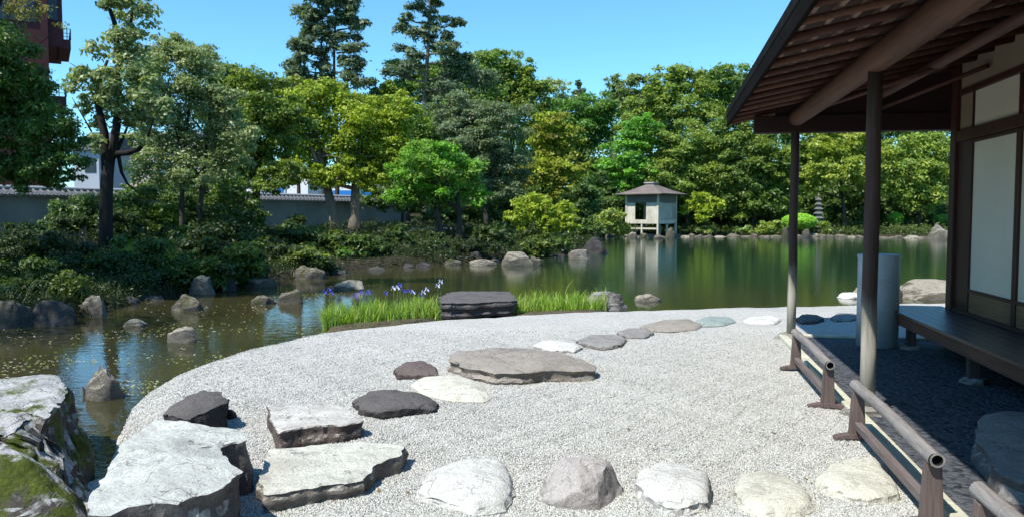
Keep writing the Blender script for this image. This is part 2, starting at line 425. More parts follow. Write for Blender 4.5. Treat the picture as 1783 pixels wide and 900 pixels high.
# ------------------------------------------------------------------ rocks
def fbm(p, sc, oct=4):
    return mnoise.fractal(p*sc, 0.9, 2.1, oct)
def rock_slab(name, label, cat, outline, h, mat, z0=0.0, flare=0.06, amp=0.02, tilt=(0,0), dome=0.02, group=None, bev=0.15, seed=0, facets=0, N=110):
    """outline = pixels of the top face rim at height z0+h"""
    zt = z0 + h
    P = [at_z(x, y, zt) for x, y in outline]
    n = len(P); seg = [(P[(i+1) % n]-P[i]).length for i in range(n)]; tot = sum(seg)
    R = []
    for k in range(N):
        s = tot*k/N; i = 0
        while s > seg[i]: s -= seg[i]; i += 1
        R.append(P[i].lerp(P[(i+1) % n], s/seg[i]))
    for _ in range(2):
        R = [R[i]*0.6 + (R[i-1]+R[(i+1) % N])*0.2 for i in range(N)]
    c = sum(R, Vector())/N; c.z = z0
    size = tot/math.pi/2
    off = Vector((seed*7.13+3.1, seed*3.71, seed*1.37))
    rings = []
    for s in (0.12, 0.24, 0.36, 0.48, 0.6, 0.7, 0.79, 0.87, 0.93, 0.97, 1.0):
        rings.append((s, zt + dome*(1-s*s) - bev*0.12*h*max(0, s-0.85)/0.15))
    for t in (0.06, 0.16, 0.28, 0.42, 0.56, 0.7, 0.85, 1.0, 1.25):
        rings.append((1 + flare*t + 0.02*math.sin(t*9+seed), zt - bev*0.12*h - (h+0.02)*t))
    if bev >= 1:
        ss_ = (0.12, 0.24, 0.36, 0.48, 0.6, 0.7, 0.78, 0.85, 0.90, 0.94, 0.97)
        rings = [(s, z0 + h*(1-s**(5.0 if bev > 1.4 else 9.0))**0.5*(1-0.18*s*s) + dome*0.5*(1-s*s)) for s in ss_]
        rings += [(0.985+flare*0.3, z0+h*0.22), (1.0+flare*0.5, z0+h*0.10), (1.005+flare*0.8, z0+0.005), (1.01+flare, z0-0.04)]
    V = [Vector((0, 0, zt+dome-z0))]; hk = min(1.0, h/0.13)
    for ri, (s, z) in enumerate(rings):
        for k in range(N):
            q = (R[k]-c); p = Vector((q.x*s, q.y*s, z - z0))
            p.z += (tilt[0]*q.x*s + tilt[1]*q.y*s)*(1 if ri <= 10 else max(0, 1-(ri-10)/9))
            wp = p + off
            side = 1.0 if ri >= 10 else max(0.0, (s-0.6)/0.4)*0.6
            d = mnoise.noise_vector(wp*(2.2/size))*amp*2.6 + mnoise.noise_vector(wp*(0.9/size))*amp*1.5 + mnoise.noise_vector(wp*(7/size))*amp*1.2 + mnoise.noise_vector(wp*(22/size))*amp*0.55
            # vertical fracture grooves on the sides
            ang = k/N*2*math.pi
            gro = abs(mnoise.noise(Vector((math.cos(ang)*5, math.sin(ang)*5, p.z*3))+off))
            if ri >= 10: d += Vector((q.x, q.y, 0)).normalized()*(-gro*amp*3.0); d *= hk
            top_d = Vector((d.x*side, d.y*side, d.z*0.5 + 0.35*amp*abs(mnoise.noise(wp*(4/size)))))
            V.append(p + (top_d*(0.5+0.5*hk) if ri < 10 else Vector((d.x, d.y, d.z*0.4))))
    Fc = [(0, 1+k, 1+(k+1) % N) for k in range(N)]
    for r in range(len(rings)-1):
        for k in range(N):
            k2 = (k+1) % N; Fc.append((1+r*N+k, 1+(r+1)*N+k, 1+(r+1)*N+k2, 1+r*N+k2))
    me = bpy.data.meshes.new(name); me.from_pydata([tuple(v) for v in V], [], Fc); me.update(); smooth(me)
    try: me.set_sharp_from_angle(angle=math.radians(34))
    except Exception: pass
    o = link(name, me, mat, None, c)
    return tag(o, label, cat, group)

def boulder_mesh(name, rx, ry, h, seed, facets=9, sub=0, pointy=0.0, amp=1.0, sink=0.25):
    rnd = random.Random(seed); off = Vector((seed*5.3, seed*1.9, seed*2.7))
    nu, nv = 46, 24; V = []; 
    planes = []
    for _ in range(facets):
        th = rnd.uniform(0, 2*math.pi); ph = rnd.uniform(-0.1, 1.3)
        planes.append((Vector((math.cos(th)*math.cos(ph), math.sin(th)*math.cos(ph), math.sin(ph))), rnd.uniform(0.62, 0.9)))
    planes.append((Vector((rnd.uniform(-.2,.2), rnd.uniform(-.2,.2), 1)).normalized(), rnd.uniform(0.72, 0.95)))
    for j in range(nv+1):
        ph = -0.45 + (math.pi/2+0.45)*j/nv
        for i in range(nu):
            th = 2*math.pi*i/nu
            p = Vector((math.cos(th)*math.cos(ph), math.sin(th)*math.cos(ph), math.sin(ph)))
            for nrm, o in planes:
                dd = p.dot(nrm)
                if dd > o: p -= nrm*(dd-o)*0.92
            if pointy: 
                f = 1 - pointy*max(0, p.z); p.x *= f; p.y *= f; p.z *= 1+0.25*pointy
            p += mnoise.noise_vector(p*1.6+off)*0.10*amp + mnoise.noise_vector(p*4.5+off)*0.05*amp + mnoise.noise_vector(p*13+off)*0.018*amp
            V.append((p.x*rx, p.y*ry, p.z*h))
    zmax = max(v[2] for v in V)
    xm = max(abs(v[0]) for v in V); k = h/zmax; kx = rx/xm
    V = [(x*kx, y*kx, z*k) for x, y, z in V]
    Fc = []
    for j in range(nv):
        for i in range(nu):
            i2 = (i+1) % nu; Fc.append((j*nu+i, j*nu+i2, (j+1)*nu+i2, (j+1)*nu+i))
    me = bpy.data.meshes.new(name); me.from_pydata(V, [], Fc); me.update(); smooth(me)
    try: me.set_sharp_from_angle(angle=math.radians(38))
    except Exception: pass
    return me
def boulder(name, label, x0, x1, yt, yb, mat, z0=WZ, seed=1, ratio=0.7, facets=9, pointy=0.0, group=None, cat='rock', rz=0.0):
    a = at_z((x0+x1)/2, yb, z0); w = (x1-x0)*a.y/F
    ry = w/2*ratio; dc = a.y + ry; w = (x1-x0)*dc/F
    top = at_d((x0+x1)/2, yt, dc); h = max(0.03, top.z - z0)
    me = boulder_mesh(name, w/2, w/2*ratio, h, seed, facets, pointy=pointy)
    o = link(name, me, mat, None, (top.x, dc, z0)); o.rotation_euler = (0, 0, rz)
    return tag(o, label, cat, group)

S = rock_slab
SG = 'stepping stones set in the gravel'
# foreground slabs
S('rock_slab', 'big pale blue-white slab beside the pond, lower left of the gravel', 'slab', [(196,790),(222,757),(267,730),(322,733),(398,741),(441,752),(437,764),(386,776),(402,796),(414,820),(400,842),(356,858),(308,873),(230,884),(158,897),(172,850)], 0.30, M['r_slab'], flare=0.02, amp=0.020, dome=0.015, seed=3)
S('angular_rock', 'dark angular broken rock behind the big pale slab at the water edge', 'rock', [(283,712),(312,694),(352,684),(382,690),(397,704),(360,716),(322,722)], 0.17, M['r_dark'], flare=0.05, amp=0.012, tilt=(0.1,0.1), seed=5)
S('mossy_boulder', 'tall white-topped boulder with dark mossy flank at the left water edge', 'boulder', [(-90,672),(-30,668),(20,656),(55,651),(100,652),(116,664),(122,692),(100,712),(78,728),(50,722),(-20,712),(-90,706)], 0.46, M['r_moss'], z0=-0.12, flare=0.42, amp=0.028, seed=9, N=160)
S('mossy_boulder', 'squat boulder with white cap and green moss skirt at the bottom left corner', 'boulder', [(-110,715),(-40,706),(20,706),(52,714),(58,730),(40,746),(0,752),(-60,760),(-110,762)], 0.44, M['r_moss'], z0=-0.12, flare=1.15, amp=0.030, seed=12, N=160)
S('stepping_stone', 'white-topped block with brown fractured front edge beside the large cream slab', 'stepping stone', [(466,704),(520,702),(565,699),(606,711),(634,730),(600,737),(545,741),(512,746),(486,752),(474,728)], 0.125, M['r_brownside'], flare=0.015, amp=0.008, seed=14, group=SG, dome=0.0)
S('stepping_stone', 'large flat cream slab with dark broken right edge', 'stepping stone', [(458,803),(470,785),(540,776),(640,772),(712,776),(700,792),(655,806),(636,834),(590,838),(530,848),(458,860),(452,835)], 0.10, M['r_creamslab'], flare=0.03, amp=0.012, seed=17, group=SG, dome=0.0, tilt=(-0.01,0.02))
S('stepping_stone', 'large white stone left of the pinkish peaked boulder', 'stepping stone', [(722,846),(745,806),(790,792),(842,784),(878,786),(892,812),(896,842),(880,868),(830,874),(770,862)], 0.075, M['r_white'], flare=0.02, amp=0.012, seed=21, group=SG, bev=1.5, dome=0.02)
S('stepping_stone', 'rough whitish stone right of the pinkish peaked boulder', 'stepping stone', [(1100,832),(1112,806),(1150,798),(1196,800),(1232,810),(1242,838),(1240,862),(1200,872),(1160,872),(1125,852)], 0.085, M['r_white'], flare=0.02, amp=0.014, seed=23, group=SG, bev=1.2)
S('stepping_stone', 'yellowish cream stone second from the barrier in the near row', 'stepping stone', [(1276,842),(1286,812),(1330,808),(1372,818),(1412,846),(1418,866),(1390,880),(1330,884),(1290,868)], 0.065, M['r_cream'], flare=0.03, amp=0.010, seed=27, group=SG, bev=1.8, dome=0.02)
S('stepping_stone', 'cream stone tucked against the near bamboo barrier', 'stepping stone', [(1414,824),(1440,800),(1492,784),(1526,788),(1560,826),(1572,852),(1540,858),(1490,854),(1440,838)], 0.08, M['r_cream'], flare=0.02, amp=0.010, seed=29, group=SG, bev=1.2)
# peaked pink boulder
boulder('stepping_stone', 'pinkish brown peaked boulder in the middle of the near row', 934, 1094, 797, 902, M['r_pink'], z0=-0.04, seed=33, ratio=1.0, facets=5, pointy=0.12, group=SG, cat='stepping stone')
S('stepping_stone', 'dark charcoal stone left of the small cream stone', 'stepping stone', [(611,690),(640,675),(690,674),(740,680),(768,692),(764,702),(720,706),(668,712),(625,704)], 0.085, M['r_dark'], flare=-0.06, amp=0.016, seed=33, group=SG, bev=1.4, dome=0.02)
S('stepping_stone', 'cream stone between the charcoal stone and the long grey slab', 'stepping stone', [(716,664),(735,651),(800,648),(842,662),(855,682),(842,691),(790,690),(745,682)], 0.045, M['r_cream'], flare=0.03, amp=0.012, seed=35, group=SG, bev=1.5, dome=0.02)
S('stepping_stone', 'small dark reddish brown stone behind the cream stone', 'stepping stone', [(683,638),(705,624),(738,622),(762,634),(768,644),(730,648),(690,648)], 0.065, M['r_brown'], flare=-0.02, amp=0.016, seed=37, group=SG, bev=2.0, dome=0.02)
S('stepping_stone', 'long low warm grey slab, largest in the middle of the gravel', 'stepping stone', [(773,624),(792,611),(850,606),(925,606),(985,616),(1034,629),(1041,638),(1000,643),(950,640),(905,646),(862,645),(800,634)], 0.125, M['r_greypink'], flare=-0.01, amp=0.018, seed=39, group=SG, dome=0.02, bev=0.4, tilt=(0.0,0.02))
S('stepping_stone', 'bright white flat stone touching the back of the long grey slab', 'stepping stone', [(925,597),(950,590),(990,591),(1018,598),(1005,607),(960,606)], 0.055, M['r_white'], flare=-0.05, amp=0.012, seed=41, group=SG, bev=1.0)
S('stepping_stone', 'rough grey stone right of the bright white flat stone', 'stepping stone', [(1000,588),(1030,579),(1070,579),(1095,587),(1085,597),(1050,601),(1015,597)], 0.055, M['r_grey'], flare=-0.02, amp=0.018, seed=43, group=SG, bev=1.2)
S('stepping_stone', 'dark grey rounded stone in the chain past the rough grey stone', 'stepping stone', [(1072,575),(1095,568),(1130,569),(1141,576),(1125,583),(1090,584)], 0.05, M['r_grey'], flare=-0.03, amp=0.014, seed=45, group=SG, bev=1.6)
S('stepping_stone', 'long flat grey stone before the blue-green one', 'stepping stone', [(1114,565),(1150,555),(1200,553),(1226,562),(1215,570),(1165,574),(1130,573)], 0.035, M['r_greypink'], flare=0.0, amp=0.014, seed=47, group=SG, bev=1.2)
S('stepping_stone', 'smooth blue-green stone near the far edge of the gravel', 'stepping stone', [(1205,556),(1235,547),(1275,549),(1284,556),(1262,562),(1225,563)], 0.05, M['r_green'], flare=-0.02, amp=0.012, seed=49, group=SG, bev=1.6)
S('stepping_stone', 'bright white stone right of the blue-green stone', 'stepping stone', [(1293,556),(1308,549),(1345,548),(1362,554),(1350,561),(1305,561)], 0.03, M['r_white'], flare=0.0, amp=0.010, seed=51, group=SG, bev=1.0)
S('stepping_stone', 'dark stone in the eave shadow just past the far post', 'stepping stone', [(1384,552),(1396,545),(1425,545),(1437,551),(1425,557),(1395,558)], 0.05, M['r_dark'], flare=0.0, amp=0.012, seed=53, group=SG, bev=1.2)
S('stepping_stone', 'pale grey stone in the eave shadow left of the upright drum', 'stepping stone', [(1446,550),(1455,544),(1490,543),(1500,549),(1485,554),(1455,555)], 0.045, M['r_grey'], flare=0.0, amp=0.012, seed=55, group=SG, bev=1.2)
boulder('pebble_stone', 'small round grey stone at the foot of the big pale slab', 322, 380, 889, 915, M['r_grey'], z0=0.0, seed=57)
boulder('pebble_stone', 'small brown stone on the gravel behind the big pale slab', 392, 412, 712, 726, M['r_brown'], z0=0.0, seed=58)
S('step_stone', 'broad flat stone in deep shade under the veranda edge', 'stone', [(1700,770),(1706,722),(1760,712),(1830,722),(1900,760),(1900,830),(1800,850),(1740,830)], 0.16, M['r_grey'], flare=0.02, amp=0.014, seed=59)
boulder('mossy_boulder', 'dark mossy lower rock mass in the bottom left corner', -130, 172, 768, 960, M['r_moss'], z0=-0.1, seed=134, ratio=0.5, facets=12, cat='boulder')
# pond and bank rocks
S('flat_rock', 'dark flat-topped rock between the two iris beds', 'rock', [(764,516),(785,507),(850,506),(892,508),(899,522),(850,526),(790,529),(766,528)], 0.17, M['r_dark'], z0=-0.05, flare=-0.02, amp=0.02, seed=61)
boulder('pond_rock', 'pale peaked rock in the water beside the mossy boulders', 148, 219, 638, 698, M['r_bankpale'], seed=162, pointy=0.15, facets=7)
boulder('pond_rock', 'pale flat-topped rock in the brown shallows near the gravel', 291, 347, 567, 597, M['r_bankpale'], seed=63)
boulder('pond_rock', 'barely emerging thin rock left of the pale shallow-water rock', 214, 262, 554, 569, M['r_bankpale'], seed=64)
boulder('pond_rock', 'rounded mossy rock off the left bank in the shallows', 298, 356, 511, 542, M['r_bank'], seed=65)
boulder('pond_rock', 'upright yellowish rock against the dark left bank', 136, 190, 514, 552, M['r_bankpale'], seed=66)
boulder('pond_rock', 'round grey rock left of the iris bed', 485, 532, 501, 529, M['r_bank'], seed=67)
boulder('pond_rock', 'low mossy rock touching the round grey rock', 438, 482, 513, 530, M['r_bank'], seed=68)
boulder('pond_rock', 'flat tan rock behind the iris flowers', 578, 642, 487, 506, M['r_bankpale'], seed=69, facets=12)
boulder('pond_rock', 'rough grey rock at the end of the right iris bed', 1018, 1096, 506, 536, M['r_grey'], seed=70, z0=-0.15)
boulder('pond_rock', 'thin flat pale rock in the water right of the iris bed', 1104, 1153, 511, 525, M['r_bankpale'], seed=71)
boulder('pond_rock', 'peaked grey rock in the water below the small yellow-green maple', 873, 934, 438, 463, M['r_bankpale'], seed=72)
boulder('pond_rock', 'small rock leaning on the peaked grey rock', 918, 944, 446, 462, M['r_bank'], seed=73)
boulder('pond_rock', 'tan rock in the water left of the dark point boulder', 987, 1030, 434, 451, M['r_bankpale'], seed=74)
boulder('bank_boulder', 'big dark boulder on the tip of the wooded point', 1008, 1060, 413, 442, M['r_bankdark'], seed=75, pointy=0.1)
boulder('pond_rock', 'flat tan rock below the dark bank left of the peaked rock', 816, 866, 450, 462, M['r_bankpale'], seed=76)
boulder('pond_rock', 'small pale rock at the dark bank under the twin maple', 770, 806, 450, 461, M['r_bank'], seed=77)
boulder('bank_boulder', 'upright grey rock on the dark slope left of the point', 818, 840, 438, 452, M['r_bankdark'], seed=78, pointy=0.2, z0=-0.1)
boulder('bank_boulder', 'dark sunken boulder at the foot of the left bank', 52, 142, 522, 568, M['r_bankdark'], seed=79, z0=-0.2)
boulder('bank_boulder', 'mossy dark boulder at the left frame edge on the bank', -30, 60, 520, 572, M['r_bank'], seed=80, z0=-0.2)
boulder('bank_boulder', 'pale-crested boulder in the grass of the left bank', 250, 298, 430, 455, M['r_bankpale'], seed=81, z0=0.25)
boulder('bank_boulder', 'pale rock at the water edge below the shaded bushes', 330, 376, 478, 508, M['r_bankpale'], seed=82, z0=-0.15)
boulder('bank_boulder', 'low dark rock right of the pale shore rock', 372, 418, 482, 506, M['r_bankdark'], seed=83)
boulder('bank_boulder', 'smooth slate rock at the bend of the left shore', 510, 570, 462, 487, M['r_bank'], seed=84)
boulder('bank_boulder', 'low broad grey rock along the shore before the bend', 420, 482, 484, 500, M['r_bank'], seed=85)
boulder('far_shore_rock', 'long low sunlit rock rising from the water beyond the drum', 1484, 1575, 488, 520, M['r_bankpale'], seed=86, ratio=0.5)
boulder('far_shore_rock', 'broad pale rock mass past the court seen under the eaves', 1555, 1700, 486, 522, M['r_bankpale'], seed=87, ratio=0.5)
boulder('far_shore_rock', 'thin flat white rock at water level left of the drum', 1458, 1520, 508, 520, M['r_white'], seed=88, ratio=0.5)
for i, (x0, x1, yt, yb) in enumerate([(576,612,470,479),(640,676,464,471),(700,722,458,466),(724,756,457,465),(850,872,450,457),(962,984,443,449),(204,244,516,530),(240,290,514,524)]):
    boulder('shore_rock', 'dark rock at the foot of the shaded left bank', x0, x1, yt, yb, M['r_bankdark'], seed=100+i, group='dark rocks edging the left bank')
# stone edging of the far shore
rnd = random.Random(5)
xx = 1050
protos = []
while xx < 1720:
    w = rnd.uniform(12, 34); yb = 412.5 + max(0, (xx-1400))*0.012 + rnd.uniform(-0.3, 0.6); hh = rnd.uniform(3, 7)
    a = at_z(xx+w/2, yb, WZ); wm_ = w*a.y/F
    if len(protos) < 8:
        me = boulder_mesh('edging_rock', 0.5, 0.38, 0.5, 200+len(protos)); me.materials.append(M['r_bank'] if len(protos) % 3 else M['r_bankpale']); protos.append(me)
    me = protos[rnd.randrange(len(protos))]
    o = bpy.data.objects.new('edging_rock', me); COL.objects.link(o); o.location = (a.x, a.y+0.4, WZ-0.05)
    o.scale = (wm_*1.1, 1.3, hh*a.y/F*2.2); o.rotation_euler = (0, 0, rnd.choice([0, math.pi]))
    tag(o, 'pale rough stone in the low edging of the far shore', 'rock', 'rocks edging the far shore')
    xx += w*0.85
for x0, x1, yt, yb, s, nm, lb, mt in [(1092,1112,404,414,140,'bank_boulder','grey rock under the left stilts of the pavilion','r_bankpale'),(1112,1132,406,414,141,'bank_boulder','small rock under the middle stilts of the pavilion','r_bank'),
        (1158,1178,396,416,142,'bank_boulder','tall upright grey rock at the right foot of the pavilion','r_bank'),(1138,1156,407,416,143,'bank_boulder','low mossy rock at the near corner of the pavilion','r_bank'),
        (1614,1652,388,416,144,'bank_boulder','pale triangular rock on the far shore seen under the eaves','r_bankpale'),(1362,1376,396,414,145,'bank_boulder','grey rock left of the clipped round shrub','r_bank'),(1396,1412,398,414,146,'bank_boulder','brownish rock in front of the clipped round shrub','r_bank'),
        (1640,1664,400,418,147,'bank_boulder','low white rock right of the pale triangular rock','r_bankpale')]:
    boulder(nm, lb, x0, x1, yt, yb, M[mt], seed=s, pointy=0.3 if s in (142, 144) else 0)

# ------------------------------------------------------------------ plants
YG = (0.20, 0.235, 0.022); YG2 = (0.13, 0.165, 0.022); BG = (0.11, 0.235, 0.022); MG = (0.092, 0.145, 0.028); MG2 = (0.115, 0.16, 0.038)
DG = (0.048, 0.082, 0.022); DG2 = (0.068, 0.105, 0.027); GG = (0.15, 0.175, 0.085); GG2 = (0.10, 0.125, 0.06); BP = (0.055, 0.078, 0.052); BP2 = (0.10, 0.125, 0.08); OL = (0.15, 0.15, 0.035); SG_ = (0.20, 0.225, 0.13); SG2 = (0.12, 0.15, 0.075)
def leaves(C, Rr, cnt, size, cols, rng, up=0.55, elong=1.8, bias=2.2, nrm_up=0.5, jit=0.30):
    C = np.asarray(C, float); Rr = np.asarray(Rr, float); cols = np.asarray(cols, float)
    cols = np.clip(cols*np.array([1.75, 1.85, 1.6]), 0, 0.6); cnt = (np.asarray(cnt)*1.5).astype(int) if not np.isscalar(cnt) else cnt; idx = np.repeat(np.arange(len(C)), cnt); n = len(idx)
    d = rng.normal(size=(n, 3)); d /= np.linalg.norm(d, axis=1)[:, None]
    flip = rng.random(n) < up; d[:, 2] = np.where(flip, np.abs(d[:, 2]), d[:, 2])
    r = rng.random(n)**(1/bias); r *= 1 + jit*rng.normal(size=n)*(rng.random(n) < 0.4)
    pos = C[idx] + d*Rr[idx]*r[:, None]
    nn = d*0.6 + rng.normal(size=(n, 3))*0.55; nn[:, 2] += nrm_up; nn /= np.linalg.norm(nn, axis=1)[:, None]
    a = np.cross(nn, rng.normal(size=(n, 3))); a /= np.linalg.norm(a, axis=1)[:, None]
    b = np.cross(nn, a); s = size*(0.6+0.8*rng.random(n))[:, None]
    V = np.stack([pos-a*s*0.5*elong, pos-b*s*0.42 + a*s*0.1, pos+a*s*0.5*elong, pos+b*s*0.42 + a*s*0.1], 1).reshape(-1, 3)
    col = cols[idx]*(0.72+0.56*rng.random(n))[:, None]; col[:, 0] *= (0.9+0.25*rng.random(n))
    return V, np.arange(n*4).reshape(-1, 4), np.repeat(col, 4, axis=0)
def crown_obj(parent, loc, C, Rr, cnt, size, cols, rng, name='crown', **kw):
    V, Fq, c = leaves(np.asarray(C)-np.asarray(loc), Rr, cnt, size, cols, rng, **kw)
    me = fast_mesh(name, V, Fq, 4, c); return link(name, me, M['foliage'], parent)
def sub_clumps(lobes, D, rng, nsub, flat, subr=(0.26, 0.42), depthk=0.9, colA=YG, colB=YG2, mixp=0.5):
    C = []; R = []; K = []; W = []
    for (px, py, rx, ry) in lobes:
        dd = D + rng.uniform(-0.6, 0.6)
        c = at_d(px, py, dd); Rx = rx*D/F; Rz = ry*D/F; Ry = Rx*depthk
        for _ in range(nsub):
            v = rng.normal(size=3); v /= np.linalg.norm(v)
            if rng.random() < 0.7: v[1] = -abs(v[1])     # fuller towards the pond and the sun
            k = rng.uniform(0.35, 1.12)
            s = rng.uniform(*subr)*(1.25-0.45*k)
            C.append([c.x + v[0]*Rx*k, c.y + v[1]*Ry*k, c.z + v[2]*Rz*k])
            q = min(Rx, Rz*1.4)*s; R.append([q*1.15, q*1.15, q*flat])
            t = np.clip(rng.normal(mixp, 0.3), 0, 1); K.append([a*t+b*(1-t) for a, b in zip(colA, colB)])
            W.append(rx*ry/nsub)
    return C, R, K, W
def tree(name, label, D, lobes, base_px, colA, colB, dens=1.0, leaf=1.0, nsub=28, flat=0.75, trunk_r=0.16, bark='bark', group=None, trunks=None, seed=1, mixp=0.5, subr=(0.24, 0.46), cat='tree', limbs=9, lean=0.0, base_z=None, up=0.55, depthk=0.9):
    rng = np.random.default_rng(seed)
    bx = at_d(base_px, 380, D).x; gz = float(ground_h(bx, D)) if base_z is None else base_z
    loc = Vector((bx, D, gz-0.05))
    root = empty(name, loc, label, cat, group)
    C, R, K, W = sub_clumps(lobes, D, rng, nsub, flat, subr, depthk, colA, colB, mixp)
    cnt = np.array([max(12, int(w*dens*2.0/leaf**1.7)) for w in W])
    size = 1.8*leaf*D/788
    crown_obj(root, loc, C, R, cnt, size, K, rng, up=up)
    t = MB(); cc = np.mean([[at_d(l[0], l[1], D)[i] for i in range(3)] for l in lobes], axis=0)
    top = Vector(cc) - loc
    stems = trunks or [(0, 0)]
    zt = max(at_d(l[0], l[1]-l[3]*0.5, D).z for l in lobes) - loc.z
    for (dx, lx) in stems:
        p0 = Vector((dx, 0, 0)); p3 = Vector((top.x*0.8+lx, top.y*0.5, top.z + (zt-top.z)*0.6))
        pts = []; rad = []
        for k in range(9):
            f = k/8; p = p0.lerp(p3, f); p.x += math.sin(f*5+seed)*0.10*zt*0.12 + dx*math.sin(f*3)*0.3; p.y += math.cos(f*4+seed)*0.03*zt*0.3 - 0.03*zt*0.3*math.cos(seed)
            pts.append(p); rad.append(trunk_r*(1.35 if k == 0 else 1.0)*(1-0.8*f))
        t.tube(pts, rad, 9)
        sel = rng.choice(len(C), size=min(limbs, len(C)), replace=False)
        for j in sel:
            e = Vector(C[j]) - loc; k = int(rng.integers(3, 7)); s0 = pts[k]
            if e.z < s0.z*0.7: k = 3; s0 = pts[3]
            mid = s0.lerp(e, 0.5) + Vector((rng.normal()*0.2, rng.normal()*0.2, 0.15*(e-s0).length*0.5))
            t.tube([s0, s0.lerp(mid, .5), mid, mid.lerp(e, 0.6), e], [rad[k]*0.55, rad[k]*0.45, rad[k]*0.34, rad[k]*0.2, rad[k]*0.08], 6)
    t.build('trunk', M[bark], root, sm=True)
    return root
T = tree
# left side
# tree at the left edge (trunk outside the frame; unseen upper lobes added to shade the bank)
T('broadleaf_tree', 'dense dark green tree filling the left frame edge before the red building', 15.5, [(-60,120,120,90),(30,150,72,60),(95,232,58,42),(-20,240,100,60),(60,275,80,28),(-120,60,120,110),(-150,190,130,90),(-5,120,60,40),(40,190,70,50),(60,290,90,34),(110,270,56,34),(90,310,60,18),(20,310,90,24),(30,150,50,36),(60,-190,150,90),(-130,-230,190,110),(170,-340,120,80),(-60,-110,90,40)], -170, DG, (0.055,0.10,0.02), dens=0.75, leaf=1.25, nsub=26, trunk_r=0.24, seed=11, bark='barkdark')
T('flowering_tree', 'thin olive tree with bare-looking twigs at the top left corner', 24, [(10,10,70,30),(60,30,45,25),(-50,20,60,40)], -60, OL, (0.17,0.13,0.07), dens=0.22, leaf=1.0, nsub=16, trunk_r=0.12, seed=12)
# crooked tall tree, stems drawn joint by joint
def crooked():
    D = 20.0; base = hit_ground(185, 432); D = base.y
    rng = np.random.default_rng(21)
    root = empty('crooked_tree', base, 'tall crooked dark-trunked tree with sparse grey-green leaves left of the pond', 'tree')
    t = MB()
    def stem(pts, r0, r1, dd=0.0):
        P = [at_d(x, y, D+dd*i/len(pts)) - base for i, (x, y) in enumerate(pts)]
        t.tube(P, [r0+(r1-r0)*i/(len(P)-1) for i in range(len(P))], 9)
    stem([(184,445),(185,400),(185,350),(187,310),(190,282)], 0.20, 0.16)
    stem([(187,300),(184,265),(182,232),(176,205),(171,180),(171,150),(180,125),(188,105)], 0.15, 0.035)
    stem([(190,290),(197,262),(203,225),(207,180),(206,120),(204,80),(200,40),(192,18),(178,12),(168,9),(167,3)], 0.13, 0.025, -0.6)
    stem([(206,125),(216,95),(224,70),(228,40),(232,10),(236,-30)], 0.07, 0.03, 0.5)
    stem([(190,278),(205,268),(225,266),(243,260),(256,243),(262,226),(268,205)], 0.10, 0.02, -0.8)
    stem([(204,262),(215,240),(222,222),(238,205)], 0.06, 0.015, 0.6)
    stem([(171,172),(160,160),(150,140),(135,118),(122,110)], 0.03, 0.008)
    stem([(160,230),(146,205),(136,188),(126,170)], 0.025, 0.008)
    stem([(206,268),(212,300),(222,320),(240,335)], 0.06, 0.02, 0.8)
    t.build('trunk', M['barkdark'], root, sm=True)
    lobes = [(245,25,38,34),(215,10,30,22),(230,62,30,22),(200,70,26,16),(170,90,22,14),(150,140,24,22),(185,150,30,28),(225,130,34,28),(165,180,22,20),(215,185,36,30),(250,205,34,26),(150,190,14,16),(190,215,22,16),(238,245,26,12),(260,150,34,34),(225,90,30,24),(135,150,20,16),(275,190,30,34),(170,250,20,16)]
    C, R, K, W = sub_clumps(lobes, D, rng, 13, 0.8, (0.35, 0.65), 1.0, SG_, SG2, 0.5)
    cnt = np.array([max(8, int(w*0.62)) for w in W])
    crown_obj(root, base, C, R, cnt, 2.7*D/788, K, rng)
crooked()
T('broadleaf_tree', 'rounded grey-green tree right of the crooked trunk', 26, [(300,130,62,64),(350,150,52,58),(270,190,46,50),(330,220,62,52),(385,225,34,46),(290,262,50,34),(365,275,50,30),(395,180,34,36),(420,250,40,40),(340,300,60,30),(270,300,44,26),(300,90,34,28),(260,110,30,30),(345,100,36,30)], 318, SG_, SG2, dens=0.72, leaf=1.0, nsub=26, subr=(0.3, 0.5), trunk_r=0.10, seed=22, mixp=0.4, trunks=[(0,0),(0.5,0.6)])
T('maple_tree', 'dark-limbed tree with yellow-green top between the grey-green tree and the twin-trunk maple', 31, [(425,165,36,44),(455,205,52,46),(430,250,52,42),(490,250,46,44),(445,300,52,26),(400,140,34,30),(500,300,36,24),(475,175,44,38),(400,200,44,44),(500,215,44,40),(410,290,50,40),(470,320,50,20),(440,140,34,26)], 447, YG2, DG2, dens=0.8, nsub=24, flat=0.75, trunk_r=0.20, bark='barkdark', seed=23, mixp=0.5)
T('maple_tree', 'wide yellow-green maple on two leaning trunks before the white wall', 36, [(530,205,48,46),(575,195,50,44),(640,205,52,46),(690,225,38,38),(600,255,66,44),(535,262,42,42),(665,270,52,40),(620,300,60,24),(500,200,34,42),(575,310,36,18),(455,175,34,30),(500,300,44,30),(700,195,36,34),(710,275,36,34),(640,310,66,22),(560,165,40,24),(545,310,44,22)], 605, YG, YG2, dens=0.9, nsub=30, flat=0.7, trunk_r=0.27, bark='barkpale', trunks=[(-0.35,-1.4),(0.35,0.3)], seed=24, mixp=0.6, base_z=0.55)
T('maple_tree', 'bright green maple with twin short trunks at the water bend', 33.5, [(755,285,52,36),(720,310,44,34),(805,305,48,36),(770,340,60,30),(830,340,24,22),(700,350,36,22),(735,262,36,20)], 785, BG, MG, dens=0.95, nsub=28, flat=0.7, trunk_r=0.16, bark='bark', trunks=[(-0.3,-0.5),(0.35,0.5)], seed=25, mixp=0.6)
T('broadleaf_tree', 'low dark bushy tree in the shade behind the wall end', 42, [(700,330,50,34),(660,345,40,22),(750,340,46,30)], 700, DG2, DG, dens=0.9, seed=26, trunk_r=0.12)
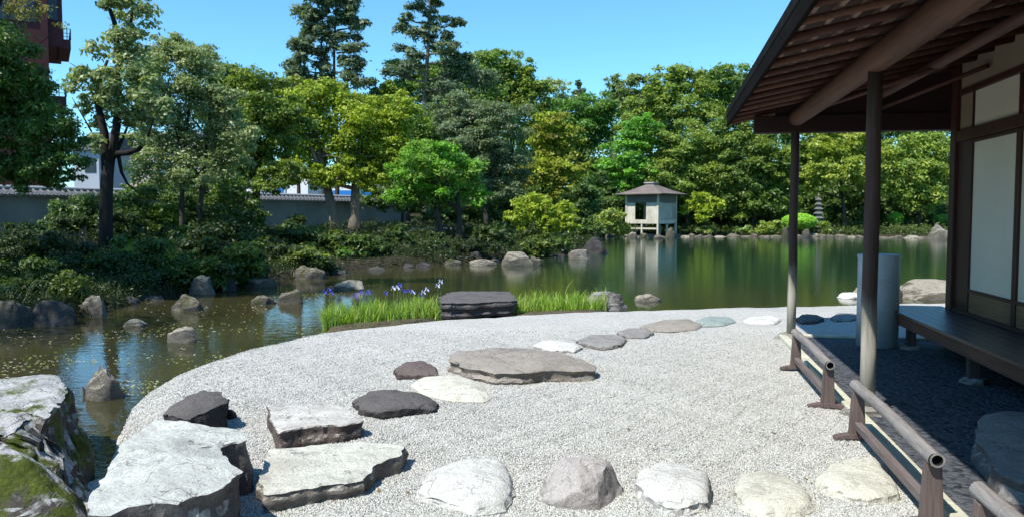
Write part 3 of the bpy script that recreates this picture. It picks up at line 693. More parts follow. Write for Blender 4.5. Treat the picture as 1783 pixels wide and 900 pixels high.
T('broadleaf_tree', 'shaded understorey tree in front of the tile-topped wall', 29, [(330,310,44,24),(390,325,44,24),(290,330,40,20),(240,335,34,16),(350,345,60,20)], 330, MG, DG, dens=0.6, seed=27, trunk_r=0.08, bark='barkdark')
# tall conifers
def conifer(name, label, px, D, ytop, ybot, pads, stems, seed, colA=BP2, colB=BP, bark='bark', tr=0.22, dens=1.0):
    rng = np.random.default_rng(seed)
    bx = at_d(px, 380, D).x; gz = float(ground_h(bx, D)); loc = Vector((bx, D, gz-0.05))
    root = empty(name, loc, label, 'tree')
    t = MB(); C = []; R = []; K = []; cnt = []
    for (sx, sy0, sx2, sy1) in stems:
        a = at_d(sx, sy0, D) - loc; b = at_d(sx2, sy1, D) - loc
        if sy0 > 300: a.z = 0
        pts = []; rad = []
        for k in range(12):
            f = k/11; p = a.lerp(b, f); p.x += 0.12*math.sin(f*9+seed); pts.append(p); rad.append(tr*(1-0.82*f)*(1 if len(stems) == 1 else 0.8))
        t.tube(pts, rad, 8)
    for (x, y, rx, ry, sxp) in pads:
        c = at_d(x, y, D + rng.uniform(-0.8, 0.8)); s0 = at_d(sxp, y + ry*0.6 + abs(x-sxp)*0.12, D) - loc; e = c - loc
        if abs(x-sxp) > 6: t.tube([s0, s0.lerp(e, 0.5)+Vector((0, 0, -0.12)), e], [0.07, 0.05, 0.02], 6)
        n = 7
        for _ in range(n):
            v = rng.normal(size=3); v /= np.linalg.norm(v)
            C.append([c.x+v[0]*rx*0.62*D/F, c.y+v[1]*rx*0.8*D/F, c.z+v[2]*ry*0.75*D/F])
            q = ry*D/F*rng.uniform(0.7, 1.3); R.append([q*1.15, q*1.15, q*0.8]); tt = rng.random(); K.append([a_*tt+b_*(1-tt) for a_, b_ in zip(colA, colB)])
            cnt.append(max(10, int(rx*ry*dens*1.9/n)))
    t.build('trunk', M[bark], root, sm=True)
    V, Fq, c = leaves(np.asarray(C)-np.asarray(loc), R, np.array(cnt), 1.8*D/788, K, rng, elong=2.4, up=0.6)
    link('crown', fast_mesh('crown', V, Fq, 4, c), M['foliage'], root)
    return root
rr = random.Random(3); pads = []
for k, y in enumerate(range(-60, 160, 15)):
    wd = 34 + max(0, y+40)*0.17
    for sgn in (-1, 1):
        if rr.random() < 0.93:
            off = sgn*rr.uniform(0.45, 1.0)*wd; pads.append((574+off, y+rr.uniform(-7, 7), rr.uniform(20, 30), rr.uniform(8, 13), 562 if off < 0 else 587))
    pads.append((574+rr.uniform(-14, 14), y+8, 18, 9, 575))
conifer('cedar_tree', 'tall dark blue-green conifer with two stems above the yellow maple', 575, 58, -60, 200, pads, [(563,380,560,-60),(586,380,584,-90)], 31)
pads = [(720,8,26,9,745),(765,4,24,9,745),(740,-20,40,14,745),(705,32,20,7,745),(780,42,26,8,748),(800,40,14,6,748),(700,48,18,7,745),(728,60,26,8,746),(765,62,28,9,746),(692,52,14,6,746),(748,45,20,8,746),(752,28,20,8,746),(700,88,16,8,746),(722,95,22,9,746),(778,85,30,11,748),(755,78,22,10,748),(800,100,26,10,748),(715,120,34,12,746),(790,125,44,16,748),(690,130,26,11,746),(770,160,40,15,746),(830,140,40,16,746)]
conifer('pine_tree', 'tall bare-stemmed pine with flat sparse branches left of centre', 738, 52, -60, 220, pads, [(738,380,747,-50)], 32, bark='barkpale', tr=0.25, dens=0.8)
# unseen trees added left of the frame to shade the left bank
T('broadleaf_tree', 'large dark unseen tree added beyond the left frame edge to shade the bank', 9.5, [(-900,-150,420,330),(-1250,50,420,330),(-700,-420,380,260)], -1100, DG, MG, dens=0.07, leaf=3.0, nsub=34, trunk_r=0.3, seed=13, bark='barkdark', base_z=0.4)
T('broadleaf_tree', 'tall dark unseen tree added farther along outside the frame to shade the left bank', 18, [(-330,-60,200,170),(-520,60,200,170),(-250,-250,200,150)], -420, DG, MG, dens=0.2, leaf=1.8, nsub=34, trunk_r=0.3, seed=14, bark='barkdark')
# middle wood
BG_ = 'trees of the wood behind the pond'
def W_(label, D, lobes, base, A, B, name='broadleaf_tree', **kw): return T(name, label, D, lobes, base, A, B, **kw)
W_('blue-grey soft-needled pine behind the bright green maple', 44, [(820,200,52,36),(870,215,50,36),(800,235,40,30),(850,255,62,34),(880,290,50,36),(830,290,50,30),(870,330,50,26),(780,200,34,30)], 850, BP2, (0.09,0.115,0.06), name='pine_tree', dens=1.1, leaf=0.8, nsub=30, flat=0.6, trunk_r=0.16, seed=41, group=None)
W_('dark green tree crown just right of the bare-stemmed pine', 62, [(705,135,34,28),(760,130,50,36),(820,125,48,36),(700,180,50,36),(770,180,60,40),(830,175,50,40)], 770, MG2, MG, dens=1.0, seed=42, nsub=26)
W_('olive tree crown rising left of the tall pine', 60, [(640,190,30,24),(665,175,34,30),(690,200,40,34)], 665, YG2, MG, dens=1.0, seed=43)
W_('tall full green tree left of the skyline gap', 66, [(860,125,34,32),(900,135,34,36),(870,170,56,42),(925,170,36,40),(900,215,56,44),(850,215,50,40),(945,215,34,34),(850,105,14,14)], 890, MG2, YG2, dens=1.0, seed=44, nsub=28, mixp=0.7)
W_('thin pale feathery tree on the skyline gap', 85, [(968,152,24,16),(945,150,12,8),(985,172,22,20),(960,180,20,18)], 968, (0.22,0.24,0.09), GG, dens=0.5, seed=45, leaf=0.9)
W_('small dark pointed conifer on the skyline', 88, [(1008,148,5,9),(1008,162,11,10),(1010,178,16,12)], 1008, DG, BP, name='cedar_tree', dens=1.6, seed=46, leaf=0.8)
W_('deep green tree below the skyline gap', 74, [(1000,195,44,26),(1040,190,36,28),(1010,235,50,34),(1060,220,40,36),(965,205,30,26)], 1010, (0.06,0.14,0.03), MG, dens=1.1, seed=47, nsub=24)
W_('rust-tinged yellow-green tree above the little water-side maple', 50, [(960,225,34,30),(985,245,34,32),(940,255,34,30),(970,290,46,34),(930,305,40,30),(1000,310,26,34),(955,335,50,26)], 960, YG, (0.13,0.12,0.025), dens=1.0, nsub=26, flat=0.7, seed=48, mixp=0.5, name='maple_tree')
W_('small yellow-green maple leaning over the water at the point', 37, [(930,362,38,22),(905,378,26,20),(968,372,36,24),(925,400,24,16),(900,412,14,8),(990,390,18,16),(945,388,30,16)], 960, YG, YG2, name='maple_tree', dens=1.0, nsub=22, flat=0.7, trunk_r=0.07, seed=49, mixp=0.8, bark='barkpale')
W_('shadowy dark tree right of the leaning maple', 46, [(1010,370,30,34),(985,400,34,20),(1030,400,22,16),(1020,340,34,30)], 1010, DG, DG2, dens=1.0, seed=50)
W_('grey-tipped tall tree with twiggy top left of the broad right wood', 78, [(1072,150,18,22),(1100,155,26,26),(1085,185,34,30),(1130,165,30,30)], 1090, GG2, MG2, dens=0.9, seed=51)
W_('broad bushy tree with rounded top above the pavilion', 72, [(1180,135,34,28),(1145,165,36,32),(1210,160,42,34),(1170,195,50,38),(1120,210,44,38),(1225,200,44,36)], 1170, MG2, YG2, dens=1.1, seed=52, nsub=28, mixp=0.5)
W_('broad green tree top half hidden by the roof edge', 74, [(1250,140,36,26),(1290,150,40,30),(1270,185,50,38),(1320,185,50,40),(1360,200,40,40)], 1290, (0.085,0.14,0.035), MG2, dens=1.1, seed=53, nsub=28)
W_('vivid green layered maple left of the pavilion roof', 66, [(1090,250,34,26),(1105,290,42,26),(1075,318,34,14),(1120,325,30,16),(1060,290,26,22),(1100,345,26,10),(1120,225,36,26)], 1100, BG, (0.05,0.13,0.03), name='maple_tree', dens=1.0, nsub=22, flat=0.5, seed=54, mixp=0.65)
W_('big yellow-tipped evergreen behind the pavilion', 66, [(1150,265,44,40),(1200,250,50,40),(1240,285,44,40),(1180,300,50,36),(1140,310,30,26),(1250,235,40,34),(1215,325,40,28)], 1200, (0.16,0.185,0.045), MG, dens=1.1, seed=55, nsub=34, subr=(0.22, 0.42), mixp=0.5)
W_('dark evergreen with yellow clumps left of the near eave', 64, [(1290,245,44,38),(1330,270,44,40),(1280,300,44,40),(1330,320,46,40),(1300,350,60,36),(1370,300,30,40),(1360,350,36,36)], 1310, YG2, DG, dens=1.1, seed=56, nsub=34, subr=(0.22, 0.42), mixp=0.35)
W_('small yellow-green sapling right of the pavilion', 61, [(1225,348,26,20),(1205,362,18,14),(1245,362,18,14),(1228,375,20,12)], 1227, YG, YG2, dens=1.1, nsub=18, trunk_r=0.06, seed=57, mixp=0.8, name='maple_tree')
W_('tiered yellow-green maple between the two veranda posts', 63, [(1440,262,40,28),(1480,240,44,24),(1420,300,34,24),(1470,300,50,28),(1510,280,36,34),(1440,235,40,20),(1520,320,30,16),(1405,330,20,14)], 1470, (0.19,0.215,0.035), YG2, name='maple_tree', dens=1.1, nsub=26, flat=0.6, seed=58, mixp=0.7)
W_('yellow-green broad tree right of the near post', 64, [(1575,265,40,30),(1620,270,40,34),(1590,305,46,34),(1640,310,40,34),(1600,345,44,26),(1560,330,30,26),(1680,290,40,50)], 1600, (0.16,0.20,0.035), MG2, dens=1.1, nsub=28, seed=59, mixp=0.65)
W_('dark tree wall seen high between the veranda posts', 70, [(1400,240,50,40),(1450,220,50,40),(1520,220,60,40),(1600,220,60,40),(1680,230,60,40),(1400,290,40,40)], 1500, MG, DG2, dens=0.9, seed=60)
W_('shaded tree under the tiered maple', 69, [(1400,350,40,26),(1450,345,44,26),(1510,350,44,26),(1560,360,40,22)], 1480, DG2, DG, dens=1.0, seed=61)
W_('shaded tree right of the pagoda under the broad tree', 70, [(1600,365,44,18),(1650,360,40,22),(1700,350,50,30)], 1650, DG2, DG, dens=1.0, seed=62)
W_('dark tree in the hollow right of the point', 62, [(1050,360,34,24),(1030,330,30,30),(1075,375,26,14)], 1050, DG2, DG, dens=1.0, seed=63)
W_('dark low tree behind the pavilion walls', 67, [(1130,355,36,28),(1180,360,36,26),(1215,390,40,14),(1270,385,40,18),(1320,388,44,16),(1370,388,36,16)], 1180, DG, DG2, dens=1.0, seed=64)
W_('yellow-brown tree behind the twin-trunk maple', 52, [(510,160,36,26),(545,165,34,28),(480,185,34,30),(580,170,28,26)], 520, YG2, OL, dens=0.9, seed=65)
W_('dark green tree between the twin-trunk maple and the bright maple', 46, [(700,245,40,34),(720,220,36,30),(740,240,40,30),(690,290,40,34)], 712, MG, DG2, dens=1.0, seed=66)
W_('dark shaded tree behind the bright green maple', 48, [(800,370,50,22),(850,370,46,26),(760,375,40,18),(900,350,40,30),(880,395,34,18)], 830, DG, DG2, dens=1.0, seed=67)
for k, (px, y) in enumerate([(690,250),(760,250),(840,260),(920,270),(1000,270),(1070,280),(1140,270),(1220,270),(1300,270),(1390,270),(1480,270),(1570,270),(1660,270),(1760,260)]):
    W_('deep dark tree filling the back of the wood', 84+(k % 3)*3, [(px,y+10,60,44),(px-30,y+60,50,44),(px+30,y+60,50,44),(px,y+105,62,34)], px, MG, DG2, dens=0.8, leaf=1.25, nsub=22, seed=400+k, group='dark trees filling the back of the wood', mixp=0.3)
for k, (px, D, y) in enumerate([(820,56,370),(905,54,385),(1010,66,380),(1070,70,370),(1150,70,375),(1235,68,375),(1300,68,380),(1385,68,375),(1450,69,380),(1520,69,380),(1590,69,380),(1660,69,380),(1730,69,380)]):
    W_('low shaded bush-like tree under the wood edge', D, [(px,y,56,26),(px-30,y+8,36,20),(px+28,y+6,36,22)], px, DG2, DG, dens=1.0, nsub=20, seed=440+k, group='low shaded trees under the wood edge')
for k, (px, D, y, rx, ry, lb) in enumerate([(140,27,370,50,34,'dark evergreen bush covering the wall left of the crooked trunk'),(235,27,365,52,36,'dark evergreen bush covering the wall right of the crooked trunk'),(300,28,360,50,36,'dark evergreen bush covering the wall behind the grey-green tree'),(375,29,362,54,38,'dark evergreen bush covering the wall beside the low yellow sprig'),(430,30,365,36,36,'dark evergreen bush covering the wall at the dark trunk')]):
    W_(lb, D, [(px,y,rx,ry),(px-rx*0.5,y+20,rx*0.7,ry*0.7),(px+rx*0.5,y+20,rx*0.7,ry*0.7)], px, DG2, DG, dens=0.9, nsub=22, seed=470+k, trunk_r=0.06, cat='bush')
# clipped and loose shrubs on the far shore
def shrub(name, label, px, D, py, rx, ry, A, B, seed, dens=1.6, nsub=16, leaf=0.75, cat='shrub', group=None, flat=0.8, subr=(0.4, 0.55), base_z=None):
    c = at_d(px, py, D); gz = float(ground_h(c.x, D)) if base_z is None else base_z
    rng = np.random.default_rng(seed); loc = Vector((c.x, D, min(gz, c.z-0.05)))
    root = empty(name, loc, label, cat, group)
    C, R, K, W = sub_clumps([(px, py, rx, ry)], D, rng, nsub, flat, subr, 0.8, A, B, 0.5)
    crown_obj(root, loc, C, R, np.array([max(10, int(w*dens)) for w in W]), 2.8*leaf*D/788, K, rng, name='leaves')
    t = MB(); top = Vector((0, 0, max(0.1, c.z-loc.z)))
    for k in range(4):
        a = k*1.6+seed; t.tube([(0.02*math.cos(a), 0.02*math.sin(a), -0.05), (0.1*math.cos(a)*rx*D/F, 0.1*math.sin(a)*rx*D/F, top.z*0.5), (0.5*math.cos(a)*rx*D/F, 0.4*math.sin(a)*rx*D/F, top.z)], [0.03, 0.02, 0.008], 5)
    t.build('stem', M['bark'], root, sm=True)
    return root
def ball_shrub(label, px, D, py, rx, ry, A, seed, base_z=0.0):
    """tightly clipped dome: an even shell of small leaves"""
    c = at_d(px, py, D); rng = np.random.default_rng(seed); loc = Vector((c.x, D, base_z))
    root = empty('clipped_shrub', loc, label, 'shrub')
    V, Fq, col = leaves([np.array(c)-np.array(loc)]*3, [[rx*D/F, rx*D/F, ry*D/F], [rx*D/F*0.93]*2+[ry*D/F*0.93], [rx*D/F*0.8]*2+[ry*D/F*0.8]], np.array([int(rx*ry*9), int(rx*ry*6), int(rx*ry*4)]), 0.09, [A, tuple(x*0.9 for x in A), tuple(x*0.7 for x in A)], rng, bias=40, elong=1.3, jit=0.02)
    link('leaves', fast_mesh('leaves', V, Fq, 4, col), M['foliage'], root)
    t = MB(); t.tube([(0, 0, -0.05), (0, 0, max(0.15, c.z-base_z))], [0.05, 0.03], 7); t.build('stem', M['bark'], root)
ball_shrub('bright green clipped dome shrub behind the far post', 1392, 60.5, 386, 29, 14, (0.17, 0.30, 0.03), 71)
ball_shrub('small clipped round shrub right of the near post', 1560, 64, 380, 13, 10, (0.12, 0.24, 0.03), 72)
ball_shrub('clipped low shrub beside the house corner on the far shore', 1645, 64, 382, 18, 9, (0.10, 0.20, 0.03), 73)
shrub('shrub', 'low yellow-green shrub right of the clipped dome', 1432, 61, 400, 24, 11, (0.11,0.17,0.03), YG2, 74)
shrub('shrub', 'sloping olive azalea mound left of the pavilion', 1062, 58.6, 383, 28, 18, (0.14,0.17,0.05), YG2, 75, nsub=22, cat='shrub')
shrub('shrub', 'lower skirt of the azalea beside the pavilion steps', 1080, 58.2, 398, 22, 13, (0.15,0.18,0.05), YG2, 76)
shrub('shrub', 'yellowish low shrub beneath the sapling', 1235, 60.5, 402, 34, 7, (0.15,0.16,0.05), MG, 77)
shrub('shrub', 'yellow-green low shrub left of the clipped dome', 1335, 60.3, 398, 26, 12, (0.15,0.18,0.04), YG2, 78)
shrub('shrub', 'low green shrub midway between pavilion and clipped dome', 1288, 60.6, 401, 22, 8, (0.12,0.15,0.04), MG, 79)
shrub('shrub', 'dark green small shrub under the dome on the left', 1378, 60, 402, 12, 8, MG, DG2, 80)
# left bank bushes
LB = [('shrub','dark bush against the white wall at the far left',60,25,412,60,26,DG,DG2),('shrub','dark bush behind the crooked trunk',130,25,400,55,30,DG,DG2),('shrub','shaded bush left of the grassy knoll',215,24,395,46,34,DG2,DG),
 ('shrub','bush with a bright yellow-green sprig at the wall foot',298,27,378,34,22,MG,YG2),('shrub','dense dark bush below the yellow-topped tree',400,26,400,60,36,DG,DG2),('shrub','dark bush under the white wall beside the dark trunk',500,30,410,50,28,DG,DG2),
 ('shrub','leafy bush with pale new tips near the dark trunk',470,27,440,34,32,DG2,GG2),('shrub','yellow-green hosta clump at the shore bend',545,24.5,448,34,14,YG,MG),('shrub','small light green fern at the shore before the dark slope',600,25.5,440,16,9,BG,MG),
 ('shrub','drooping dark bush over the water',220,17.5,475,60,38,DG2,DG),('shrub','dark low bush over the middle of the left shore',420,21,462,52,28,DG,DG2),('shrub','weedy bush with olive tips on the near left bank',50,14.5,488,64,34,MG,DG),
 ('shrub','bright-tipped weed clump at the left boulders',120,13.8,500,34,24,YG2,DG2),('shrub','green clump above the pale shore rock',345,20,452,40,20,MG,YG2),('shrub','dark bush on the slope under the twin trunks',660,29,432,60,16,DG,DG2),
 ('shrub','dark bush low on the slope before the path',600,29,428,44,14,DG,DG2),('shrub','dark hanging bush under the bright green maple',740,30,428,50,20,DG,DG2),('shrub','shadowed bush behind the upright bank rock',860,35,415,50,22,DG,DG2),
 ('shrub','dark shrub over the rocks near the leaning maple',960,38,425,44,16,DG,DG2),('shrub','dark weeds at the left frame edge',-10,13.5,520,50,30,DG2,DG)]
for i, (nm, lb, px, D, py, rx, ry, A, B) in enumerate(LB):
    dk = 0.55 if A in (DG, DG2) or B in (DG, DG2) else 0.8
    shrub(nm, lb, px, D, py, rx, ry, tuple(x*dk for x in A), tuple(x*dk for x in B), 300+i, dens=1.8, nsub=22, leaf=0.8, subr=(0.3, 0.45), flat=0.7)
rr2 = random.Random(77)
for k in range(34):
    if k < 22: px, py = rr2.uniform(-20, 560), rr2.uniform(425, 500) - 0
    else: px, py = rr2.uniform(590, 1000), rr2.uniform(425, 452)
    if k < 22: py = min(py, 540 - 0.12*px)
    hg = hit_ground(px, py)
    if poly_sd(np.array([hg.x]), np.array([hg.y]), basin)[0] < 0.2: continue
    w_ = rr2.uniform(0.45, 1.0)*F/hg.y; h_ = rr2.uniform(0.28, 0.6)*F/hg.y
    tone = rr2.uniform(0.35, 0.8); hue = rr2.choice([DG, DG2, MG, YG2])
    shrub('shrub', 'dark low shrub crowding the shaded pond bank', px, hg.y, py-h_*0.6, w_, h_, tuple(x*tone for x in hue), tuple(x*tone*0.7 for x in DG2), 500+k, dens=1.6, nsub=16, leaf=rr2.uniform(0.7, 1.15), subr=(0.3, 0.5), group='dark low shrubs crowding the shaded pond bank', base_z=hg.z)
# yellow weed tuft by pond rock
shrub('weed_tuft', 'yellow-green weed growing on the pale peaked pond rock', 150, at_z(150,690,WZ).y+0.1, 682, 14, 14, (0.30,0.34,0.03), YG, 350, dens=2.0, leaf=2.0, nsub=6, cat='weed', base_z=WZ)

# blades (grass, iris leaves)
def blades(P, H, Wd, bend, cols, rng, segs=4):
    n = len(P); ang = rng.random(n)*2*math.pi
    dx = np.stack([np.cos(ang), np.sin(ang), np.zeros(n)], 1); sx = np.stack([-np.sin(ang), np.cos(ang), np.zeros(n)], 1)
    V = np.zeros((n, (segs+1)*2, 3))
    for k in range(segs+1):
        f = k/segs; c = P + dx*(bend*f*f)[:, None]; c = c.copy(); c[:, 2] += H*f*(1-0.12*f)
        w = Wd*(1-f**1.6*0.95)
        V[:, 2*k] = c - sx*w[:, None]/2; V[:, 2*k+1] = c + sx*w[:, None]/2
    base = np.arange(n)[:, None]*(segs+1)*2
    Fq = np.concatenate([base + np.array([2*k, 2*k+1, 2*k+3, 2*k+2]) for k in range(segs)], 0)
    return V.reshape(-1, 3), Fq, np.repeat(cols, (segs+1)*2, axis=0)
def iris_bed(label, x0, x1, yfun, ytop, n, flowers, seed):
    rng = np.random.default_rng(seed)
    c = at_z((x0+x1)/2, yfun((x0+x1)/2), 0); root = empty('iris_bed', (c.x, c.y, WZ), label, 'irises')
    P = []; 
    while len(P) < n:
        x = rng.uniform(x0, x1); e = yfun(x); y = e - abs(rng.normal())*7 - rng.random()*6
        clump = math.sin(x*0.11+seed)*math.sin(x*0.031)+rng.normal()*0.8
        if clump < -0.9: continue
        p = at_z(x, y, -0.1); P.append([p.x-c.x, p.y-c.y, rng.uniform(-0.02, 0.06)])
    P = np.array(P); H = rng.uniform(0.14, 0.42, n)*(0.70+0.22*np.sin(P[:, 0]*5)**2+0.2*np.sin(P[:, 0]*13+P[:, 1]*4)**2); tone = rng.random((n, 1))
    cols = tone*np.array([[0.32, 0.44, 0.05]]) + (1-tone)*np.array([[0.15, 0.28, 0.03]])
    V, Fq, cc = blades(P, H, rng.uniform(0.012, 0.024, n), rng.normal(size=n)*0.15, np.where(rng.random((n, 1)) < 0.07, np.array([[0.30, 0.24, 0.10]]), cols), rng)
    lf = link('leaves', fast_mesh('leaves', V, Fq, 4, cc), M['foliage'], root)
    # soil lip
    for (fx, fy, colr) in flowers:
        D = at_z(fx, yfun(fx), 0).y + rng.uniform(0.1, 0.6); p = at_d(fx, fy+rng.uniform(1, 6), D) - Vector((c.x, c.y, WZ))
        fb = MB(); 
        mt = M['iris_white'] if colr == 'w' else M['iris_blue']
        for k in range(6):
            a = k*math.pi/3 + rng.random()*0.4; L = 0.034 if k % 2 else 0.028; dz = -0.022 if k % 2 else 0.038
            dv = Vector((math.cos(a), math.sin(a), 0)); sv = Vector((-math.sin(a), math.cos(a), 0))
            p1 = p + dv*L*0.55 + Vector((0, 0, 0.012)); p2 = p + dv*L*1.2 + Vector((0, 0, dz))
            fb.add([p, p1+sv*0.019, p2+sv*0.010, p2-sv*0.010, p1-sv*0.019], [(0, 1, 4), (1, 2, 3, 4)])
        fl = fb.build('flower', mt, root)
        sb = MB(); sb.tube([Vector((p.x, p.y, 0.0)), p], [0.006, 0.004], 5); sb.build('flower_stem', M['stalk'], fl)
M['iris_blue'] = m_plain('iris_blue_petal', (0.10, 0.10, 0.50), 0.6); M['iris_white'] = m_plain('iris_pale_petal', (0.60, 0.62, 0.80), 0.6); M['stalk'] = m_plain('stalk', (0.10, 0.20, 0.04), 0.6)
iris_bed('bright green iris bed with blue and white flowers left of the dark flat rock', 563, 762, lambda x: 566-(x-563)*0.075+math.sin(x*0.05)*1.0, 500, 2600,
   [(566,505,'b'),(574,502,'b'),(578,509,'b'),(618,512,'b'),(642,508,'b'),(686,497,'w'),(693,500,'w'),(697,494,'b'),(703,503,'b'),(712,501,'b'),(720,504,'w'),(733,511,'b'),(744,503,'w'),(763,494,'w'),(768,490,'w'),(738,506,'w'),(628,506,'b'),(672,508,'b')], 81)
iris_bed('shorter grassy iris bed without flowers right of the dark flat rock', 896, 1056, lambda x: 544-(x-896)*0.035, 508, 1500, [], 82)
# brown litter at the foot of the left bed + soil band
def m_litter():
    s = NT('shore_soil'); P = s.coord(); n2 = s.noise(P, 25, 6, 0.75)
    return s.finish(s.ramp(n2, [(0.3, (0.03, 0.025, 0.018)), (0.55, (0.11, 0.09, 0.055)), (0.75, (0.22, 0.19, 0.12))]), 0.95, s.bump(n2, 0.8, 0.03), 0.1)
M['litter'] = m_litter()
def soil_patch(name, rim, z, mat):
    m = MB(); P = [at_z(x, y, 0) for x, y in rim]; c = sum(P, Vector())/len(P); vs = [(c.x, c.y, z+0.03)]
    n = len(P)
    for f, zz in ((0.6, z+0.025), (0.9, z), (1.05, z-0.25)):
        vs += [(c.x+(p.x-c.x)*f, c.y+(p.y-c.y)*f, zz) for p in P]
    fs = [(0, 1+k, 1+(k+1) % n) for k in range(n)]
    for r in range(2): fs += [(1+r*n+k, 1+(r+1)*n+k, 1+(r+1)*n+(k+1) % n, 1+r*n+(k+1) % n) for k in range(n)]
    m.add(vs, fs); o = m.build(name, mat, sm=True); return tag(o, kind='structure')
soil_patch('soil_bed', [(560,562),(600,559),(660,555),(720,551),(764,547),(765,538),(700,540),(640,545),(600,549),(570,553)], -0.13, M['litter'])
soil_patch('soil_bed', [(890,537),(960,536),(1030,533),(1060,530),(1058,525),(980,528),(900,530)], -0.13, M['litter'])
# ground cover on the banks
def cover(name, label, npts, test, seed, h=(0.08, 0.3), cA=(0.05, 0.10, 0.02), cB=(0.10, 0.13, 0.03), leafy=True, size=0.09):
    rng = np.random.default_rng(seed); pts = []
    while len(pts) < npts:
        x, y = test(rng); z = float(0); pts.append((x, y))
    pts = np.array(pts); z = ground_h(pts[:, 0], pts[:, 1]); sd = poly_sd(pts[:, 0], pts[:, 1], basin); k = (sd > -0.15) & (z > WZ-0.05); pA = hit_ground(566, 404); pB = hit_ground(830, 402); tt = (pts[:, 0]-pA.x)/(pB.x-pA.x); k &= ~((tt > -0.05) & (tt < 1.05) & (np.abs(pts[:, 1]-(pA.y+tt*(pB.y-pA.y))) < 1.5))
    pts = pts[k]; z = z[k]; n = len(pts); P = np.column_stack([pts, z-0.02])
    t = rng.random((n, 1)); cols = t*np.array([cA])+(1-t)*np.array([cB])
    if leafy:
        hm = np.clip(0.5+0.9*vnoise(P[:, 0], P[:, 1], 1.6, 2.2)+0.5*vnoise(P[:, 0], P[:, 1], 4.1, 5.2), 0.05, 1.8)[:, None]; cols = cols*(0.55+0.5*hm); P[:, 2] += (rng.uniform(0.0, h[1]*1.3, n)*hm[:, 0]); V, Fq, c = leaves(P, np.full((n, 3), 0.12), 4, size*0.8, cols, rng, nrm_up=0.6)
    else:
        V, Fq, c = blades(P, rng.uniform(*h, n), np.full(n, 0.022), rng.normal(size=n)*0.12, cols, rng, 3)
    o = link(name, fast_mesh(name, V, Fq, 4, c), M['foliage']); return tag(o, label, 'ground cover', kind='stuff')
def reg(px0, px1, D0, D1):
    def f(rng):
        D = D0*(D1/D0)**rng.random(); px = rng.uniform(px0, px1); return ((px-CX)/F*D, D)
    return f
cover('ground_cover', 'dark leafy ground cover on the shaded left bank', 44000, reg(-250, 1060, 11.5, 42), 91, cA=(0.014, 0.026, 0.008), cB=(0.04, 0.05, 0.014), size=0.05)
cover('grass', 'long green grass tufts on the left bank', 9000, reg(200, 330, 18, 26), 92, h=(0.15, 0.45), cA=(0.09, 0.22, 0.03), cB=(0.05, 0.12, 0.02), leafy=False)
cover('grass', 'thin grass along the left shore', 12000, reg(-250, 520, 11.5, 24), 93, h=(0.12, 0.4), cA=(0.06, 0.09, 0.02), cB=(0.02, 0.04, 0.01), leafy=False)
cover('ground_cover', 'low green plants along the far shore', 16000, reg(1040, 1750, 58.5, 70), 94, h=(0.1, 0.45), cA=(0.09, 0.11, 0.03), cB=(0.03, 0.05, 0.015), size=0.12)
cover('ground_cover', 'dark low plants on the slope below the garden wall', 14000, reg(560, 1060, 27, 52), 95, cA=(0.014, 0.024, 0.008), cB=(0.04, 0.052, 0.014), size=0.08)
# leaves and pollen floating on the shallow brown water
rng = np.random.default_rng(96); pts = []
while len(pts) < 1500:
    x = rng.uniform(-40, 640); y = 498 + rng.random()**1.1*190
    if y > 720: continue
    k = math.sin(x*0.018+y*0.07)+math.sin(y*0.13+x*0.006)+0.9*mnoise.noise(Vector((x*0.012, y*0.045, 0.3)))*2
    if k + rng.normal()*0.7 < 0.6: continue
    p = at_z(x, y, WZ); pts.append([p.x, p.y, WZ+0.004])
pts = np.array(pts); n = len(pts); ang = rng.random(n)*6.28; s = rng.uniform(0.010, 0.030, n)[:, None]
a = np.stack([np.cos(ang), np.sin(ang), np.zeros(n)], 1); b = np.stack([-np.sin(ang), np.cos(ang), np.zeros(n)], 1)
V = np.stack([pts-a*s, pts-b*s*0.5+np.array([0,0,0.003]), pts+a*s, pts+b*s*0.5], 1).reshape(-1, 3)
t = rng.random((n, 1)); cols = np.where(t < 0.5, np.array([[0.42, 0.42, 0.12]]), np.array([[0.62, 0.60, 0.48]]))
o = link('floating_leaves', fast_mesh('floating_leaves', V, np.arange(n*4).reshape(-1, 4), 4, np.repeat(cols, 4, axis=0)), M['foliage'])
tag(o, 'yellow leaves and petals floating on the brown shallows', 'leaves', kind='stuff')

# loose gravel chips lying on the court near the viewer
M['chip'] = None
def m_chip():
    s = NT('gravel_chip'); a = s.n('ShaderNodeAttribute'); a.attribute_name = 'tint'; return s.finish(a.outputs['Color'], 0.8, None, 0.25)
M['chip'] = m_chip()
rng = np.random.default_rng(97); n = 180000
py = 905 - 330*rng.random(n)**1.25; px = rng.uniform(100, 1690, n)
b_ = (CY-py)/F; cp, sp_ = math.cos(PITCH), math.sin(PITCH); ry_ = cp + b_*sp_; rz_ = -sp_ + b_*cp; t_ = -CAMH/rz_
X = (px-CX)/F*t_; Y = ry_*t_; u_ = X*CT - Y*ST
k = (u_ < 1.39) & (poly_sd(X, Y, court) < 0.22); X, Y = X[k], Y[k]; n = len(X)
P = np.column_stack([X, Y, court_h(X, Y)+0.002]); sz = rng.uniform(0.0040, 0.0085, n)[:, None]
q = rng.normal(size=(n, 3, 3)); e0 = q[:, 0]/np.linalg.norm(q[:, 0], axis=1)[:, None]; e1 = np.cross(e0, q[:, 1]); e1 /= np.linalg.norm(e1, axis=1)[:, None]; e2 = np.cross(e0, e1)
ax = [e0*sz*1.35, -e0*sz*1.2, e1*sz, -e1*sz*0.9, e2*sz*0.7, -e2*sz*0.75]
V = np.stack([P+a_ for a_ in ax], 1).reshape(-1, 3)
tri = np.array([[0,2,4],[2,1,4],[1,3,4],[3,0,4],[2,0,5],[1,2,5],[3,1,5],[0,3,5]])
